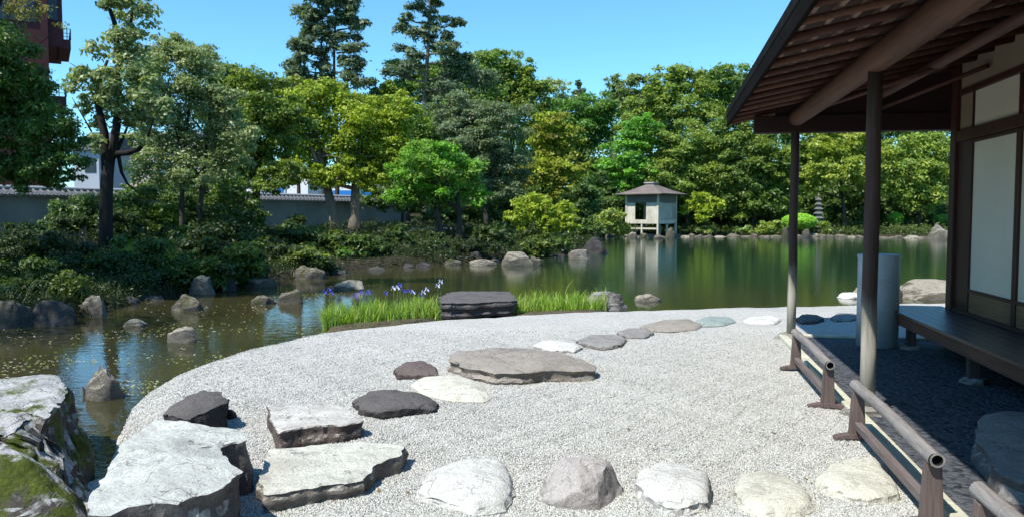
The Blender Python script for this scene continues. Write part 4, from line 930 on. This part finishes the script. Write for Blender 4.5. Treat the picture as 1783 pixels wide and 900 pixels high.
Fq = (np.arange(n)[:, None, None]*6 + tri[None]).reshape(-1, 3)
g_ = 0.90*rng.choice([0.20, 0.34, 0.44, 0.52, 0.62], n, p=[0.06, 0.2, 0.3, 0.28, 0.16])*rng.uniform(0.85, 1.12, n)
cols = np.stack([g_*rng.uniform(0.98, 1.04, n), g_, g_*rng.uniform(0.86, 0.95, n)], 1)
o = link('gravel_chips', fast_mesh('gravel_chips', V, Fq, 3, np.repeat(cols, 6, axis=0)), M['chip']); tag(o, 'loose pale gravel chips covering the near court', 'gravel', kind='stuff')
# a few fallen leaves on the gravel
n = 46; rng = np.random.default_rng(98); lp = []
while len(lp) < n:
    p = at_z(rng.uniform(330, 1480), 560+330*rng.random(), 0.012)
    if p.x*CT-p.y*ST < 1.2: lp.append([p.x, p.y, 0.012])
V, Fq, c = leaves(lp, np.full((n, 3), 0.01), 1, 0.022, np.tile([[0.10, 0.075, 0.03]], (n, 1)), rng, nrm_up=3)
o = link('fallen_leaves', fast_mesh('fallen_leaves', V, Fq, 4, c), M['foliage']); tag(o, 'few small brown leaves scattered on the gravel', 'leaves', kind='stuff')

# ------------------------------------------------------------------ veranda house
UW = 3.25; OU, OV = 3.25, 5.0
house = empty('garden_house', HF(OU, OV, 0), 'wooden garden house with deep shingled eaves and white paper doors on the right', 'house', rz=-THETA)
def hb(name, mat, boxes, bevel=0.006, parent=None):
    m = MB()
    for (u0, u1, v0, v1, z0, z1) in boxes: m.box(u0-OU, u1-OU, v0-OV, v1-OV, z0, z1)
    return m.build(name, mat, parent or house, bevel=bevel)
SL = 0.20
def zr(u): return 2.72 + SL*(u-0.84)       # underside of the roof boards
def roof_slab(u0, u1, v0, v1, z_off0, z_off1):
    m = MB(); p = []
    for zz in (z_off0, z_off1):
        p += [(u0-OU, v0-OV, zr(u0)+zz), (u1-OU, v0-OV, zr(u1)+zz), (u1-OU, v1-OV, zr(u1)+zz), (u0-OU, v1-OV, zr(u0)+zz)]
    m.hexa(p); return m
VE = 10.75
m = roof_slab(0.80, 7.5, -5, VE, 0.075, 0.10)
m.build('roof_boards', M['wood_board'], house)
m = roof_slab(0.76, 7.5, -5.02, VE+0.05, 0.103, 0.20)
q = 7.5
m.hexa([(q-OU,-5.02-OV,zr(q)+0.103),(14-OU,-5.02-OV,zr(q)-1.25),(14-OU,VE+0.05-OV,zr(q)-1.25),(q-OU,VE+0.05-OV,zr(q)+0.103),
        (q-OU,-5.02-OV,zr(q)+0.2),(14-OU,-5.02-OV,zr(q)-1.15),(14-OU,VE+0.05-OV,zr(q)-1.15),(q-OU,VE+0.05-OV,zr(q)+0.2)])
m.build('roof', M['shingle'], house, bevel=0.01)
# battens along the eave (laths) and rafters across it
M['batten'] = m_wood('pale_batten', (0.30, 0.22, 0.17), (0.16, 0.11, 0.085), 'y', 1.0)
u = 0.84; k = 0
while u < 3.3:
    z = zr(u)+0.045
    hb('batten', M['batten'], [(u, u+0.035, -5, VE-0.02, z, z+0.028)], 0); u += 0.17
v = VE-0.06; k = 0
while v > -3.0:
    m = MB(); r = 0.032 if k % 2 else 0.026
    m.tube([(0.80-OU, v-OV, zr(0.80)+0.012), (3.3-OU, v-OV, zr(3.3)+0.012)], [r, r*1.1], 8)
    m.build('rafter', M['wood_raft' if k % 3 else 'wood_beam'], house, sm=True); v -= 0.46; k += 1
# fascia board at the eave tip
M['eave_edge'] = m_wood('dark_eave_edge', (0.012, 0.009, 0.007), (0.005, 0.004, 0.004), 'y', 1.0, 1.0); M['eave_edge'].node_tree.nodes['Principled BSDF'].inputs['Specular IOR Level'].default_value = 0.05; M['shingle'].node_tree.nodes['Principled BSDF'].inputs['Specular IOR Level'].default_value = 0.05
hb('fascia', M['eave_edge'], [(0.765, 0.795, -5, VE, zr(0.78)-0.02, zr(0.78)+0.10)], 0.004)
m = MB(); PU = 1.54
m.tube([(PU-OU, -5-OV, 2.70), (PU-OU, 2-OV, 2.70), (PU-OU, 6-OV, 2.705), (PU-OU, 10.55-OV, 2.70)], [0.10, 0.105, 0.10, 0.095], 14); m.build('eave_beam', M['wood_beam'], house, sm=True)
hb('end_beam', M['wood_board'], [(1.05, 3.3, 10.12, 10.28, 2.53, 2.74)], 0.01)
m = MB(); m.tube([(2.45-OU, -5-OV, 2.93), (2.45-OU, 10.6-OV, 2.93)], 0.05, 10); m.build('purlin', M['wood_beam'], house, sm=True)
for (ua, va, za, ub, vb, zb) in [(3.2, 8.9, 3.05, 2.45, 10.1, 2.78), (2.5, 7.9, 2.9, 1.6, 9.9, 2.74)]:
    m = MB(); m.tube([(ua-OU, va-OV, za), (ub-OU, vb-OV, zb)], 0.025, 8); m.build('brace', M['wood_raft'], house, sm=True)
m = MB(); m.hexa([(1.3-OU,10.17-OV,2.742),(3.3-OU,10.17-OV,2.742),(3.3-OU,10.22-OV,2.742),(1.3-OU,10.22-OV,2.742),(1.3-OU,10.17-OV,zr(1.3)+0.07),(3.3-OU,10.17-OV,zr(3.3)+0.07),(3.3-OU,10.22-OV,zr(3.3)+0.07),(1.3-OU,10.22-OV,zr(1.3)+0.07)]); m.build('gable_board', M['wood_board'], house)
# posts on stones
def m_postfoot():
    s = NT('post_with_painted_sunlit_foot'); P = s.coord(False)
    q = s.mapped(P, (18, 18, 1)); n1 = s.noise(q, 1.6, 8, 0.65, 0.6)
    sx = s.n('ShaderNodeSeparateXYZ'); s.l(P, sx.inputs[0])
    k = s.ramp(s.math('ADD', sx.outputs[2], s.math('MULTIPLY', s.math('SUBTRACT', n1, 0.5), 0.5)), [(0.55, 1), (0.95, 0)])  # sunlit foot and eave shadow above it painted into the post colour
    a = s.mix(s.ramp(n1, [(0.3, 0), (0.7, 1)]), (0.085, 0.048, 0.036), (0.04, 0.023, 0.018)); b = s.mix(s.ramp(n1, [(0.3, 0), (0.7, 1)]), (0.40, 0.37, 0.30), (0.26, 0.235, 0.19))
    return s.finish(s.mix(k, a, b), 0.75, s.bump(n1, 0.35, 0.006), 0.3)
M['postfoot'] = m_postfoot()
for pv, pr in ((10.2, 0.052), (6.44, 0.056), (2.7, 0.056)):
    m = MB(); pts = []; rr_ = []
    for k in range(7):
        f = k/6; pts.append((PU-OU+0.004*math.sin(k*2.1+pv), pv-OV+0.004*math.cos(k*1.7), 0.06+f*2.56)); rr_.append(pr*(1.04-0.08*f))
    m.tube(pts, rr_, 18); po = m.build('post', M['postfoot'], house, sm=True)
    me = boulder_mesh('base_stone', 0.20, 0.17, 0.085, int(pv*10), facets=6); link('base_stone', me, M['r_base'], po, (PU-OU-0.01, pv-OV, 0.0))
# veranda
EF = 0.45
m = MB()
u = 2.56
while u < 3.24:
    m.box(u-OU, min(u+0.112, 3.245)-OU, -4-OV, 10.2-OV, EF-0.03, EF); u += 0.115
m.build('veranda_floor', M['wood_floor'], house, bevel=0.002)
hb('floor_beam', M['wood_beam'], [(2.60, 2.72, -4, 10.15, EF-0.16, EF-0.032)], 0.006)
hb('floor_end_beam', M['wood_beam'], [(2.725, 3.24, 10.03, 10.15, EF-0.16, EF-0.034)], 0.006)
for pv in (9.6, 7.75, 5.9, 4.05):
    so = hb('floor_post', M['wood_post'], [(2.70, 2.79, pv-0.045, pv+0.045, 0.04, EF-0.162)], 0.006)
    me = boulder_mesh('base_stone', 0.14, 0.13, 0.08, int(pv*7), facets=6); link('base_stone', me, M['r_base'], so, (2.745-OU, pv-OV, 0.0))
# wall
hb('corner_pillar', M['wood_red'], [(UW-0.07, UW+0.09, 9.72, 9.88, 0.05, zr(UW)+0.02)], 0.008)
hb('sill', M['wood_red'], [(UW-0.055, UW+0.07, -4, 9.715, EF+0.002, EF+0.035)], 0.004)
hb('lintel', M['wood_red'], [(UW-0.06, UW+0.07, -4, 9.715, 2.35, 2.47)], 0.005)
hb('upper_rail', M['wood_red'], [(UW-0.045, UW+0.07, -4, 9.715, 2.86, 2.92)], 0.004)
hb('upper_wall', M['plaster'], [(UW-0.02, UW+0.06, -4, 9.715, 2.922, zr(UW)+0.06)], 0)
hb('jamb_board', M['wood_red'], [(UW-0.03, UW+0.05, 9.36, 9.716, EF+0.036, 2.348)], 0.003)
hb('wall_panel', M['plaster'], [(UW-0.02, UW+0.05, 9.36, 9.716, 2.472, 2.858)], 0)
v = 9.35
while v > -2.5:
    v0 = v-1.18
    dr = hb('shoji_door', M['wood_red'], [(UW-0.035, UW+0.01, v-0.045, v, EF+0.037, 2.345), (UW-0.035, UW+0.01, v0, v0+0.045, EF+0.037, 2.345), (UW-0.033, UW+0.008, v0+0.046, v-0.046, 0.70, 0.735), (UW-0.033, UW+0.008, v0+0.046, v-0.046, 2.31, 2.343)], 0.003)
    hb('paper', M['paper'], [(UW-0.012, UW-0.006, v0+0.046, v-0.046, 0.736, 2.309)], 0, dr)
    hb('skirt_board', M['wood_tan'], [(UW-0.02, UW+0.0, v0+0.046, v-0.046, EF+0.038, 0.699)], 0, dr)
    tr = hb('transom', M['wood_red'], [(UW-0.03, UW+0.01, v-0.03, v, 2.472, 2.858), (UW-0.03, UW+0.01, v0, v0+0.03, 2.472, 2.858)], 0.002)
    hb('paper', M['paper'], [(UW-0.012, UW-0.006, v0+0.031, v-0.031, 2.473, 2.857)], 0, tr)
    v = v0 - 0.004
hb('end_wall', M['plaster'], [(UW+0.092, 13.5, 9.74, 9.84, 0.3, 3.05), (UW+0.1, 12.0, 9.745, 9.835, 3.05, 3.14)], 0)
hb('back_wall', M['plaster'], [(13.3, 13.4, -4, 9.73, 0.3, 2.9), (UW+0.1, 13.3, -4, -3.9, 0.3, 3.0)], 0)
hb('house_floor', M['wood_floor'], [(UW+0.12, 13.2, -3.8, 9.7, 0.3, EF-0.04)], 0)
hb('underfloor_boards', M['wood_board'], [(UW+0.02, UW+0.05, -4, 9.715, 0.0, EF-0.002)], 0)

# upright drum under the eaves
dc = at_z(1527, 606, 0.03); dr = empty('upright_drum', (dc.x*(dc.y+0.25)/dc.y, dc.y+0.25, 0.02), 'waist-high grey-blue cylinder standing under the eaves behind the near post', 'cylinder')
R0 = 0.225; Hh = 1.05
MB().lathe([(R0, 0.0), (R0, Hh-0.012), (R0-0.004, Hh)], n=64).build('drum_body', M['drum'], dr, bevel=0)
for p in dr.children[0].data.polygons: p.use_smooth = len(p.vertices) == 4
m = MB().lathe([(R0+0.006, Hh-0.03), (R0+0.006, Hh+0.006), (R0-0.01, Hh+0.012)], n=64); m.build('rim', M['drum'], dr)
m = MB().box(R0-0.003, R0+0.006, -0.012, 0.012, 0.0, Hh-0.03); m.build('seam_strip', M['drum'], dr)

# ------------------------------------------------------------------ low bamboo barriers
def barrier(label, va, vb, uu=1.28, group='low bamboo rail barriers along the kerb'):
    L = vb-va; root = empty('bamboo_barrier', HF(uu, (va+vb)/2, 0), label, 'barrier', group, rz=-THETA)
    m = MB(); r = 0.036; zz = 0.365; n = 20; pts = []; rad = []
    y = -L/2-0.07
    node = []
    yy = y+0.12
    while yy < L/2+0.02: node.append(yy); yy += random.uniform(0.26, 0.33)
    ys = sorted(set([y, L/2+0.07] + [a for q in node for a in (q-0.014, q-0.004, q, q+0.004, q+0.014)]))
    for a in ys:
        pts.append((0.007*math.sin(a*3+L*9), a, zz + 0.004*math.sin(a*2)))
        rad.append(r*(1.10 if any(abs(a-q) < 0.001 for q in node) else (0.965 if any(abs(abs(a-q)-0.004) < 0.001 for q in node) else 1.0)))
    m.tube(pts, rad, 20, cap=False)
    rail = m.build('bamboo_rail', M['bamboo'], root, sm=True)
    for sgn, y_ in ((-1, y), (1, L/2+0.07)):
        e = MB(); vs = []; nn = 20
        for rr2, yo in ((r, 0), (r*0.72, 0), (r*0.72, -sgn*0.05), (0.0005, -sgn*0.05)):
            vs += [(rr2*math.cos(2*math.pi*k/nn), y_+yo, zz+0.004*math.sin(y_*2)+rr2*math.sin(2*math.pi*k/nn)) for k in range(nn)]
        fs = [(j*nn+k, j*nn+(k+1) % nn, (j+1)*nn+(k+1) % nn, (j+1)*nn+k) for j in range(1, 3) for k in range(nn)]
        e.add(vs, fs); e.build('hollow_end', M['black'], rail)
        e2 = MB(); e2.add(vs[:2*nn], [(k, (k+1) % nn, nn+(k+1) % nn, nn+k) for k in range(nn)]); e2.build('cut_rim', M['bamboo'], rail)
    for yl in (-L/2, L/2):
        lg = MB(); t = 0.032   # board tapering upwards, with a saddle for the rail
        lg.hexa([(-0.052,yl-t,0.045),(0.052,yl-t,0.045),(0.052,yl+t,0.045),(-0.052,yl+t,0.045),(-0.034,yl-t,0.338),(0.034,yl-t,0.338),(0.034,yl+t,0.338),(-0.034,yl+t,0.338)])
        leg = lg.build('leg', M['wood_fence'], root, bevel=0.004)
        ft = MB(); P = []
        n2 = 8; vs = []
        for k in range(n2+1):
            x = -0.15+0.30*k/n2; arc = 0.050 - 0.028*(abs(x)/0.15)**2; lo = 0.016*(1-(x/0.15)**2)*0.9
            for (yy2, z2) in ((yl-0.036, lo), (yl+0.036, lo), (yl+0.036, arc), (yl-0.036, arc)): vs.append((x, yy2, z2))
        fs = [(4*k+j, 4*k+(j+1) % 4, 4*k+4+(j+1) % 4, 4*k+4+j) for k in range(n2) for j in range(4)] + [(3,2,1,0), (4*n2, 4*n2+1, 4*n2+2, 4*n2+3)]
        ft.add(vs, fs); ft.build('foot', M['wood_fence'], leg, bevel=0.003)
    s = MB().box(-0.022, 0.022, -L/2+0.034, L/2-0.034, 0.085, 0.135); s.build('stretcher', M['wood_fence2'], root, bevel=0.003)
    return root
M['wood_fence2'] = m_wood('barrier_stretcher', (0.20, 0.16, 0.145), (0.10, 0.075, 0.068), 'y', 1.5)
def v_of(px, py):
    p = at_z(px, py, 0); return p.x*ST + p.y*CT
barrier('farther low bamboo rail barrier beside the far post', v_of(1443,711), v_of(1385,644))
barrier('middle low bamboo rail barrier beside the near post', v_of(1634,912)-0.06, v_of(1494,766), 1.30)
barrier('nearest bamboo rail barrier cut by the bottom frame edge', 2.1, 3.58, 1.33)

# ------------------------------------------------------------------ pavilion
M['pav_wood'] = m_wood('pavilion_boards', (0.62, 0.58, 0.47), (0.42, 0.39, 0.31), 'z', 1.0, 0.8, 12)
M['pav_grey'] = m_wood('pavilion_grey', (0.42, 0.39, 0.33), (0.28, 0.26, 0.22), 'z', 1.0, 0.8, 8)
M['pav_roof'] = m_wood('pavilion_shingle', (0.21, 0.175, 0.155), (0.11, 0.09, 0.08), 'x', 1.0, 0.9, 4)
pc = at_d(1134, 405, 60.5); pav = empty('waterside_pavilion', (pc.x, 60.5, 0.0), 'small square wooden pavilion on stilts with hipped brown roof on the far shore', 'pavilion', rz=math.radians(-40)); pav.scale = (1.0, 1.0, 1.0)
hs = 1.36
def pb(name, mat, boxes, bevel=0.008, parent=None):
    m = MB()
    for b in boxes: m.box(*b)
    return m.build(name, mat, parent or pav, bevel=bevel)
# local: face A (left in the picture) normal -x..., face B normal -y ; rotated -36 deg: -y face looks down-left
for sx in (-1, 1):
    for sy in (-1, 1): pb('pillar', M['pav_wood'], [(sx*hs-0.07, sx*hs+0.07, sy*hs-0.07, sy*hs+0.07, -0.35, 2.98)])
for (a, b) in ((0, -hs), (-hs, 0), (0, hs), (hs, 0)):
    pb('stilt', M['pav_wood'], [(a-0.06, a+0.06, b-0.06, b+0.06, -0.35, 0.77)])
pb('floor', M['pav_wood'], [(-hs+0.075, hs-0.075, -hs+0.075, hs-0.075, 0.95, 1.02)])
# pale bench/fascia rails around
pb('fascia', M['pav_wood'], [(-hs+0.075, hs-0.075, -hs-0.06, -hs+0.06, 0.78, 1.08), (-hs-0.06, -hs+0.06, -hs+0.075, hs-0.075, 0.78, 1.08), (hs-0.06, hs+0.06, -hs+0.075, hs-0.075, 0.78, 1.08), (-hs+0.075, hs-0.075, hs-0.06, hs+0.06, 0.78, 1.08)])
pb('low_rail', M['pav_wood'], [(-hs+0.075, hs-0.075, -hs-0.03, -hs+0.03, 0.36, 0.48)])
M['pav_dark'] = m_wood('pavilion_lintel', (0.20, 0.18, 0.155), (0.12, 0.105, 0.09), 'x', 1.0, 0.8, 8)
pb('lintel', M['pav_dark'], [(-hs+0.075, hs-0.075, -hs-0.04, -hs+0.04, 2.36, 2.97), (hs-0.04, hs+0.04, -hs+0.075, hs-0.075, 2.36, 2.97), (-hs-0.04, -hs+0.04, -hs+0.075, hs-0.075, 2.36, 2.97), (-hs+0.075, hs-0.075, hs-0.04, hs+0.04, 2.75, 2.97)])
w = 2*hs-0.15
pb('wall_panel', M['pav_wood'], [(-hs+0.078, -hs+0.078+0.27*w, -hs-0.025, -hs+0.025, 1.085, 2.355)])
pb('wall_panel', M['pav_wood'], [(hs-0.078-0.36*w, hs-0.078, -hs-0.025, -hs+0.025, 1.085, 2.355)])
pl = pb('board_wall', M['pav_grey'], [(hs-0.02, hs+0.02, -hs+0.078, hs-0.078, 1.085, 2.355)])
bds = []
y = -hs+0.10
while y < -hs+0.10+0.72*w: bds.append((hs+0.021, hs+0.045, y, y+0.085, 1.12, 2.34)); y += 0.15
pb('slat_board', M['pav_wood'], bds, 0.004, pl)
pb('wall_panel', M['pav_grey'], [(-hs-0.02, -hs+0.02, -hs+0.078, -0.1, 1.085, 2.355)])
m = MB(); e = 1.36+0.62; za, zb = 3.0, 3.74; i_ = 0.30
vs = []
N = 8
prof = [(e, za-0.03), (e, za+0.03), (e*0.82, za+0.14), (e*0.6, za+0.30), (e*0.38, za+0.52), (i_, zb)]
for (r, z) in prof:
    vs += [(-r, -r, z), (r, -r, z), (r, r, z), (-r, r, z)]
fs = [(4*k+j, 4*k+(j+1) % 4, 4*k+4+(j+1) % 4, 4*k+4+j) for k in range(len(prof)-1) for j in range(4)] + [(3,2,1,0), (4*5, 4*5+1, 4*5+2, 4*5+3)]
m.add(vs, fs); rf = m.build('roof', M['pav_roof'], pav)
pb('roof_cap', M['pav_grey'], [(-0.42, 0.42, -0.42, 0.42, zb+0.10, zb+0.19), (-0.34, 0.34, -0.34, 0.34, zb-0.04, zb+0.095)], 0.01, rf)

# stone pagoda
sp = at_d(1425, 388, 62); gz = float(ground_h(sp.x, 62))
M['granite'] = m_plain('granite', (0.15, 0.145, 0.13), 0.9, 0.35, 4)
pg = empty('stone_pagoda', (sp.x, 62, gz), 'slender pale multi-tier stone pagoda behind the clipped dome shrub', 'stone pagoda')
H0 = at_d(1425, 335, 62).z - gz; MB().box(-0.42, 0.42, -0.42, 0.42, -0.1, 0.3).build('base', M['granite'], pg, bevel=0.02)
z = 0.3; step = (H0-0.75)/7
for k in range(7):
    rr3 = 0.40-0.032*k; m = MB(); m.box(-rr3*0.55, rr3*0.55, -rr3*0.55, rr3*0.55, z+0.002, z+step*0.55)
    m.hexa([(-rr3,-rr3,z+step*0.55),(rr3,-rr3,z+step*0.55),(rr3,rr3,z+step*0.55),(-rr3,rr3,z+step*0.55),(-rr3*.5,-rr3*.5,z+step),(rr3*.5,-rr3*.5,z+step),(rr3*.5,rr3*.5,z+step),(-rr3*.5,rr3*.5,z+step)])
    m.build('tier', M['granite'], pg); z += step
MB().lathe([(0.09, z), (0.07, z+0.12), (0.12, z+0.2), (0.05, z+0.3), (0.01, z+0.45)], n=10).build('finial', M['granite'], pg)

# ------------------------------------------------------------------ garden wall with tile coping
M['wallpl'] = m_plain('garden_wall_plaster', (0.29, 0.285, 0.26), 0.95, 0.35, 0.7)
M['tile'] = m_plain('grey_roof_tile', (0.13, 0.135, 0.145), 0.6, 0.3, 6)
M['tile_edge'] = m_plain('pale_tile_end', (0.42, 0.43, 0.45), 0.6, 0.2, 6)
def garden_wall(label, A, B, z0, zt):
    A = Vector(A); B = Vector(B); L = (B-A).length; ang = math.atan2(B.y-A.y, B.x-A.x)
    root = empty('garden_wall', ((A+B)/2).to_tuple()[:2] + (z0,), label, 'wall', rz=ang); h = zt-z0
    MB().box(-L/2, L/2, -0.14, 0.14, -0.8, h-0.32).build('wall_body', M['wallpl'], root)
    MB().box(-L/2, L/2, -0.22, 0.22, h-0.319, h-0.25).build('eaves_course', M['tile_edge'], root)
    m = MB(); m.add([(-L/2,-0.40,h-0.248),(L/2,-0.40,h-0.248),(L/2,0.40,h-0.248),(-L/2,0.40,h-0.248),(-L/2,0,h-0.03),(L/2,0,h-0.03)], [(0,3,2,1),(0,1,5,4),(2,3,4,5),(0,4,3),(1,2,5)])
    m.build('coping', M['tile'], root)
    m = MB(); x = -L/2+0.1
    while x < L/2: m.tube([(x,-0.43,h-0.245),(x,0,h-0.02)], 0.045, 8); x += 0.26
    m.build('cover_tiles', M['tile'], root, sm=True)
    m = MB(); x = -L/2+0.1
    while x < L/2: m.tube([(x,-0.434,h-0.245),(x,-0.45,h-0.25)], 0.052, 8); x += 0.26
    m.build('tile_ends', M['tile_edge'], root)
    m = MB(); m.tube([(-L/2,0,h+0.01),(L/2,0,h+0.01)], 0.075, 8); m.build('ridge_tile', M['tile_edge'], root)
p0 = Vector((-18.2, 28.0, 0)); p1 = Vector((-6.6, 48.5, 0)); dv = (p1-p0).normalized()
garden_wall('long white plaster wall with grey tile coping behind the left trees', p0-dv*14, p1, 0.72, 2.48)
# rustic stick fence at the far left
fb0 = hit_ground(-30, 440); fb1 = hit_ground(150, 437)
M['stick'] = m_plain('dry_stick', (0.17, 0.12, 0.085), 0.9)
sf = empty('stick_fence', ((fb0.x+fb1.x)/2, (fb0.y+fb1.y)/2, fb0.z), 'low rustic brown stick fence in the shade at the far left', 'fence')
o0 = Vector(sf.location); r5 = random.Random(8); n = 17
for k in range(n):
    p = fb0.lerp(fb1, k/(n-1)) - o0; hh = r5.uniform(0.42, 0.6)
    m = MB(); m.tube([(p.x, p.y, -0.1), (p.x+r5.uniform(-0.05, 0.05), p.y, hh)], [0.022, 0.018], 6); m.build('stick', M['stick'], sf)
for hz in (0.2, 0.4):
    m = MB(); m.tube([fb0-o0+Vector((0, -0.03, hz)), fb1-o0+Vector((0, -0.03, hz+0.03))], 0.014, 6); m.build('cross_rail', M['stick'], sf)
# dirt path along the foot of the wall
M['dirt'] = m_plain('dirt_path', (0.30, 0.26, 0.20), 0.95, 0.3, 3)
pm = MB(); P0 = hit_ground(566, 404); P1 = hit_ground(830, 402); vs = []; nn = 24
for k in range(nn+1):
    p = P0.lerp(P1, k/nn); wv = 0.25*math.sin(k*0.9)
    for dy in (-1.6+wv, -0.6, 0.4, 1.6-wv):
        vs.append((p.x, p.y+dy, float(ground_h(p.x, p.y+dy))+0.06))
pm.add(vs, [(4*k+j, 4*k+4+j, 4*k+5+j, 4*k+1+j) for k in range(nn) for j in range(3)])
tag(pm.build('path', M['dirt'], sm=True), kind='structure')
# ------------------------------------------------------------------ buildings beyond the wall
M['redbrick'] = m_plain('red_brown_cladding', (0.075, 0.018, 0.02), 0.7, 0.2, 0.5)
M['rail'] = m_plain('dark_rail', (0.03, 0.03, 0.045), 0.5)
M['glassd'] = m_plain('dark_window_glass', (0.03, 0.04, 0.05), 0.15)
M['bwhite'] = m_plain('white_siding', (0.80, 0.80, 0.80), 0.8, 0.06, 0.5)
M['bgrey'] = m_plain('grey_siding', (0.40, 0.42, 0.46), 0.8, 0.1, 0.5)
M['signblue'] = m_plain('blue_sign_face', (0.03, 0.22, 0.62), 0.5, 0.05)
M['rooftan'] = m_plain('tan_roof', (0.26, 0.22, 0.17), 0.85, 0.2)
M['roofgrey'] = m_plain('dark_house_roof', (0.07, 0.075, 0.09), 0.7, 0.2)
D = 62.0
def bx(px, py, D=D): return at_d(px, py, D)
TA = math.atan(815/F); tw = empty('apartment_tower', (bx(77, 380).x, D, 0.0), 'tall red-brown apartment tower with railed balconies at the top left', 'building', rz=TA)
def tb(name, mat, px0, px1, py0, py1, d0, d1, parent, D=D, zmin=None):
    a = bx(px0, py1, D); b = bx(px1, py0, D); o = Vector(parent.location) if parent.parent is None else Vector(parent.parent.location)
    z0 = a.z if zmin is None else zmin; ck = math.cos(TA)
    return MB().box((a.x-o.x)*ck, (b.x-o.x)*ck, d0, d1, z0-o.z, b.z-o.z).build(name, mat, parent)
tb('tower_shaft', M['redbrick'], -120, 77, -160, 380, 0, 12, tw, zmin=0)
tb('upper_block', M['redbrick'], 77.2, 104, -160, 76, 0.5, 9, tw)
tb('window_band', M['glassd'], 84, 100, -10, 30, 0.42, 0.49, tw)
tb('window_band', M['glassd'], -60, 60, -10, 40, -0.08, -0.01, tw)
b1 = tb('balcony', M['redbrick'], 104.2, 125, 62, 78, 0.6, 7, tw)
b2 = tb('balcony', M['redbrick'], 77.3, 117, 164, 181, 0.6, 7, tw)
def railing(bal, px0, px1, py0, py1):
    a = bx(px0, py1); b = bx(px1, py0); o = Vector(tw.location); m = MB(); z0 = a.z-o.z; z1 = b.z-o.z; y = 0.7; ck = math.cos(TA); a = Vector((o.x+(a.x-o.x)*ck, 0, a.z)); b = Vector((o.x+(b.x-o.x)*ck, 0, b.z))
    for f in (0.3, 0.6, 1.0): m.box(a.x-o.x, b.x-o.x, y-0.03, y+0.03, z0+(z1-z0)*f-0.035, z0+(z1-z0)*f)
    for k in range(4): xk = a.x-o.x+(b.x-a.x)*k/3; m.box(xk-0.03, xk+0.03, y-0.031, y+0.031, z0, z1)
    xk = b.x-o.x
    for f in (0.3, 0.6, 1.0): m.box(xk-0.03, xk+0.03, y+0.04, y+6, z0+(z1-z0)*f-0.035, z0+(z1-z0)*f)
    m.build('railing', M['rail'], bal)
railing(b1, 105, 124.5, 42, 62); railing(b2, 78, 116.5, 142, 164)
def building(name, label, px0, px1, py0, D, depth, mat, cat='building'):
    a = at_d(px0, py0, D); b = at_d(px1, py0, D); r = empty(name, ((a.x+b.x)/2, D+depth/2, 0.4), label, cat)
    w = (b.x-a.x)/2; MB().box(-w, w, -depth/2, depth/2, -0.5, a.z-0.4).build('wall', mat, r)
    return r, w, a.z-0.4
r, w, h = building('white_building', 'plain white building glimpsed behind the crooked tree', 205, 400, 236, 80, 8, M['bwhite'])
MB().box(-w-0.2, w+0.2, -4.2, 4.2, h+0.002, h+0.25).build('roof', M['bgrey'], r)
for k in range(4): MB().box(-w+1+k*2.6, -w+2.2+k*2.6, -4.05, -4.002, h-2.6, h-1.4).build('window', M['glassd'], r)
r, w, h = building('grey_house', 'grey-walled house with dark roof left of the crooked trunk', 128, 172, 262, 58, 6, M['bgrey'])
MB().add([(-w-.3,-3.3,h+.002),(w+.3,-3.3,h+.002),(w+.3,3.3,h+.002),(-w-.3,3.3,h+.002),(-w-.3,0,h+1.6),(w+.3,0,h+1.6)],[(0,3,2,1),(0,1,5,4),(2,3,4,5),(0,4,3),(1,2,5)]).build('roof', M['roofgrey'], r)
MB().box(-0.1, 0.7, -3.05, -3.002, h-1.6, h-0.6).build('window', M['glassd'], r)
r, w, h = building('low_house', 'low house with tan roof just behind the garden wall', 225, 325, 326, 52, 6, M['bgrey'])
MB().add([(-w-.4,-3.4,h+.002),(w+.4,-3.4,h+.002),(w+.4,3.4,h+.002),(-w-.4,3.4,h+.002),(-w+.5,0,h+.9),(w-.5,0,h+.9)],[(0,3,2,1),(0,1,5,4),(2,3,4,5),(0,4,3),(1,2,5)]).build('roof', M['rooftan'], r)
r, w, h = building('white_shop', 'white building with blue panels seen above the wall beside the dark trunk', 452, 536, 292, 66, 6, M['bwhite'])
def sg(x0, x1, y0, y1, mt, nm='sign_panel'):
    a = at_d(x0, y1, 66); b = at_d(x1, y0, 66); o = Vector(r.location); MB().box(a.x-o.x, b.x-o.x, 66-0.08-o.y, 66-0.004-o.y, a.z-o.z, b.z-o.z).build(nm, mt, r)
sg(480, 493, 316, 336, M['signblue']); sg(456, 474, 330, 342, M['signblue']); sg(496.5, 497.8, 308, 345, M['bgrey'], 'downpipe')
r, w, h = building('white_building', 'white low building behind the twin-trunk maple', 570, 690, 322, 70, 6, M['bwhite'])
MB().box(-w+0.5, w-0.5, -3.05, -3.002, h-1.1, h-0.5).build('window', M['signblue'], r)
r, w, h = building('white_building', 'long white building low behind the dark trunk', 370, 446, 318, 74, 6, M['bwhite'])
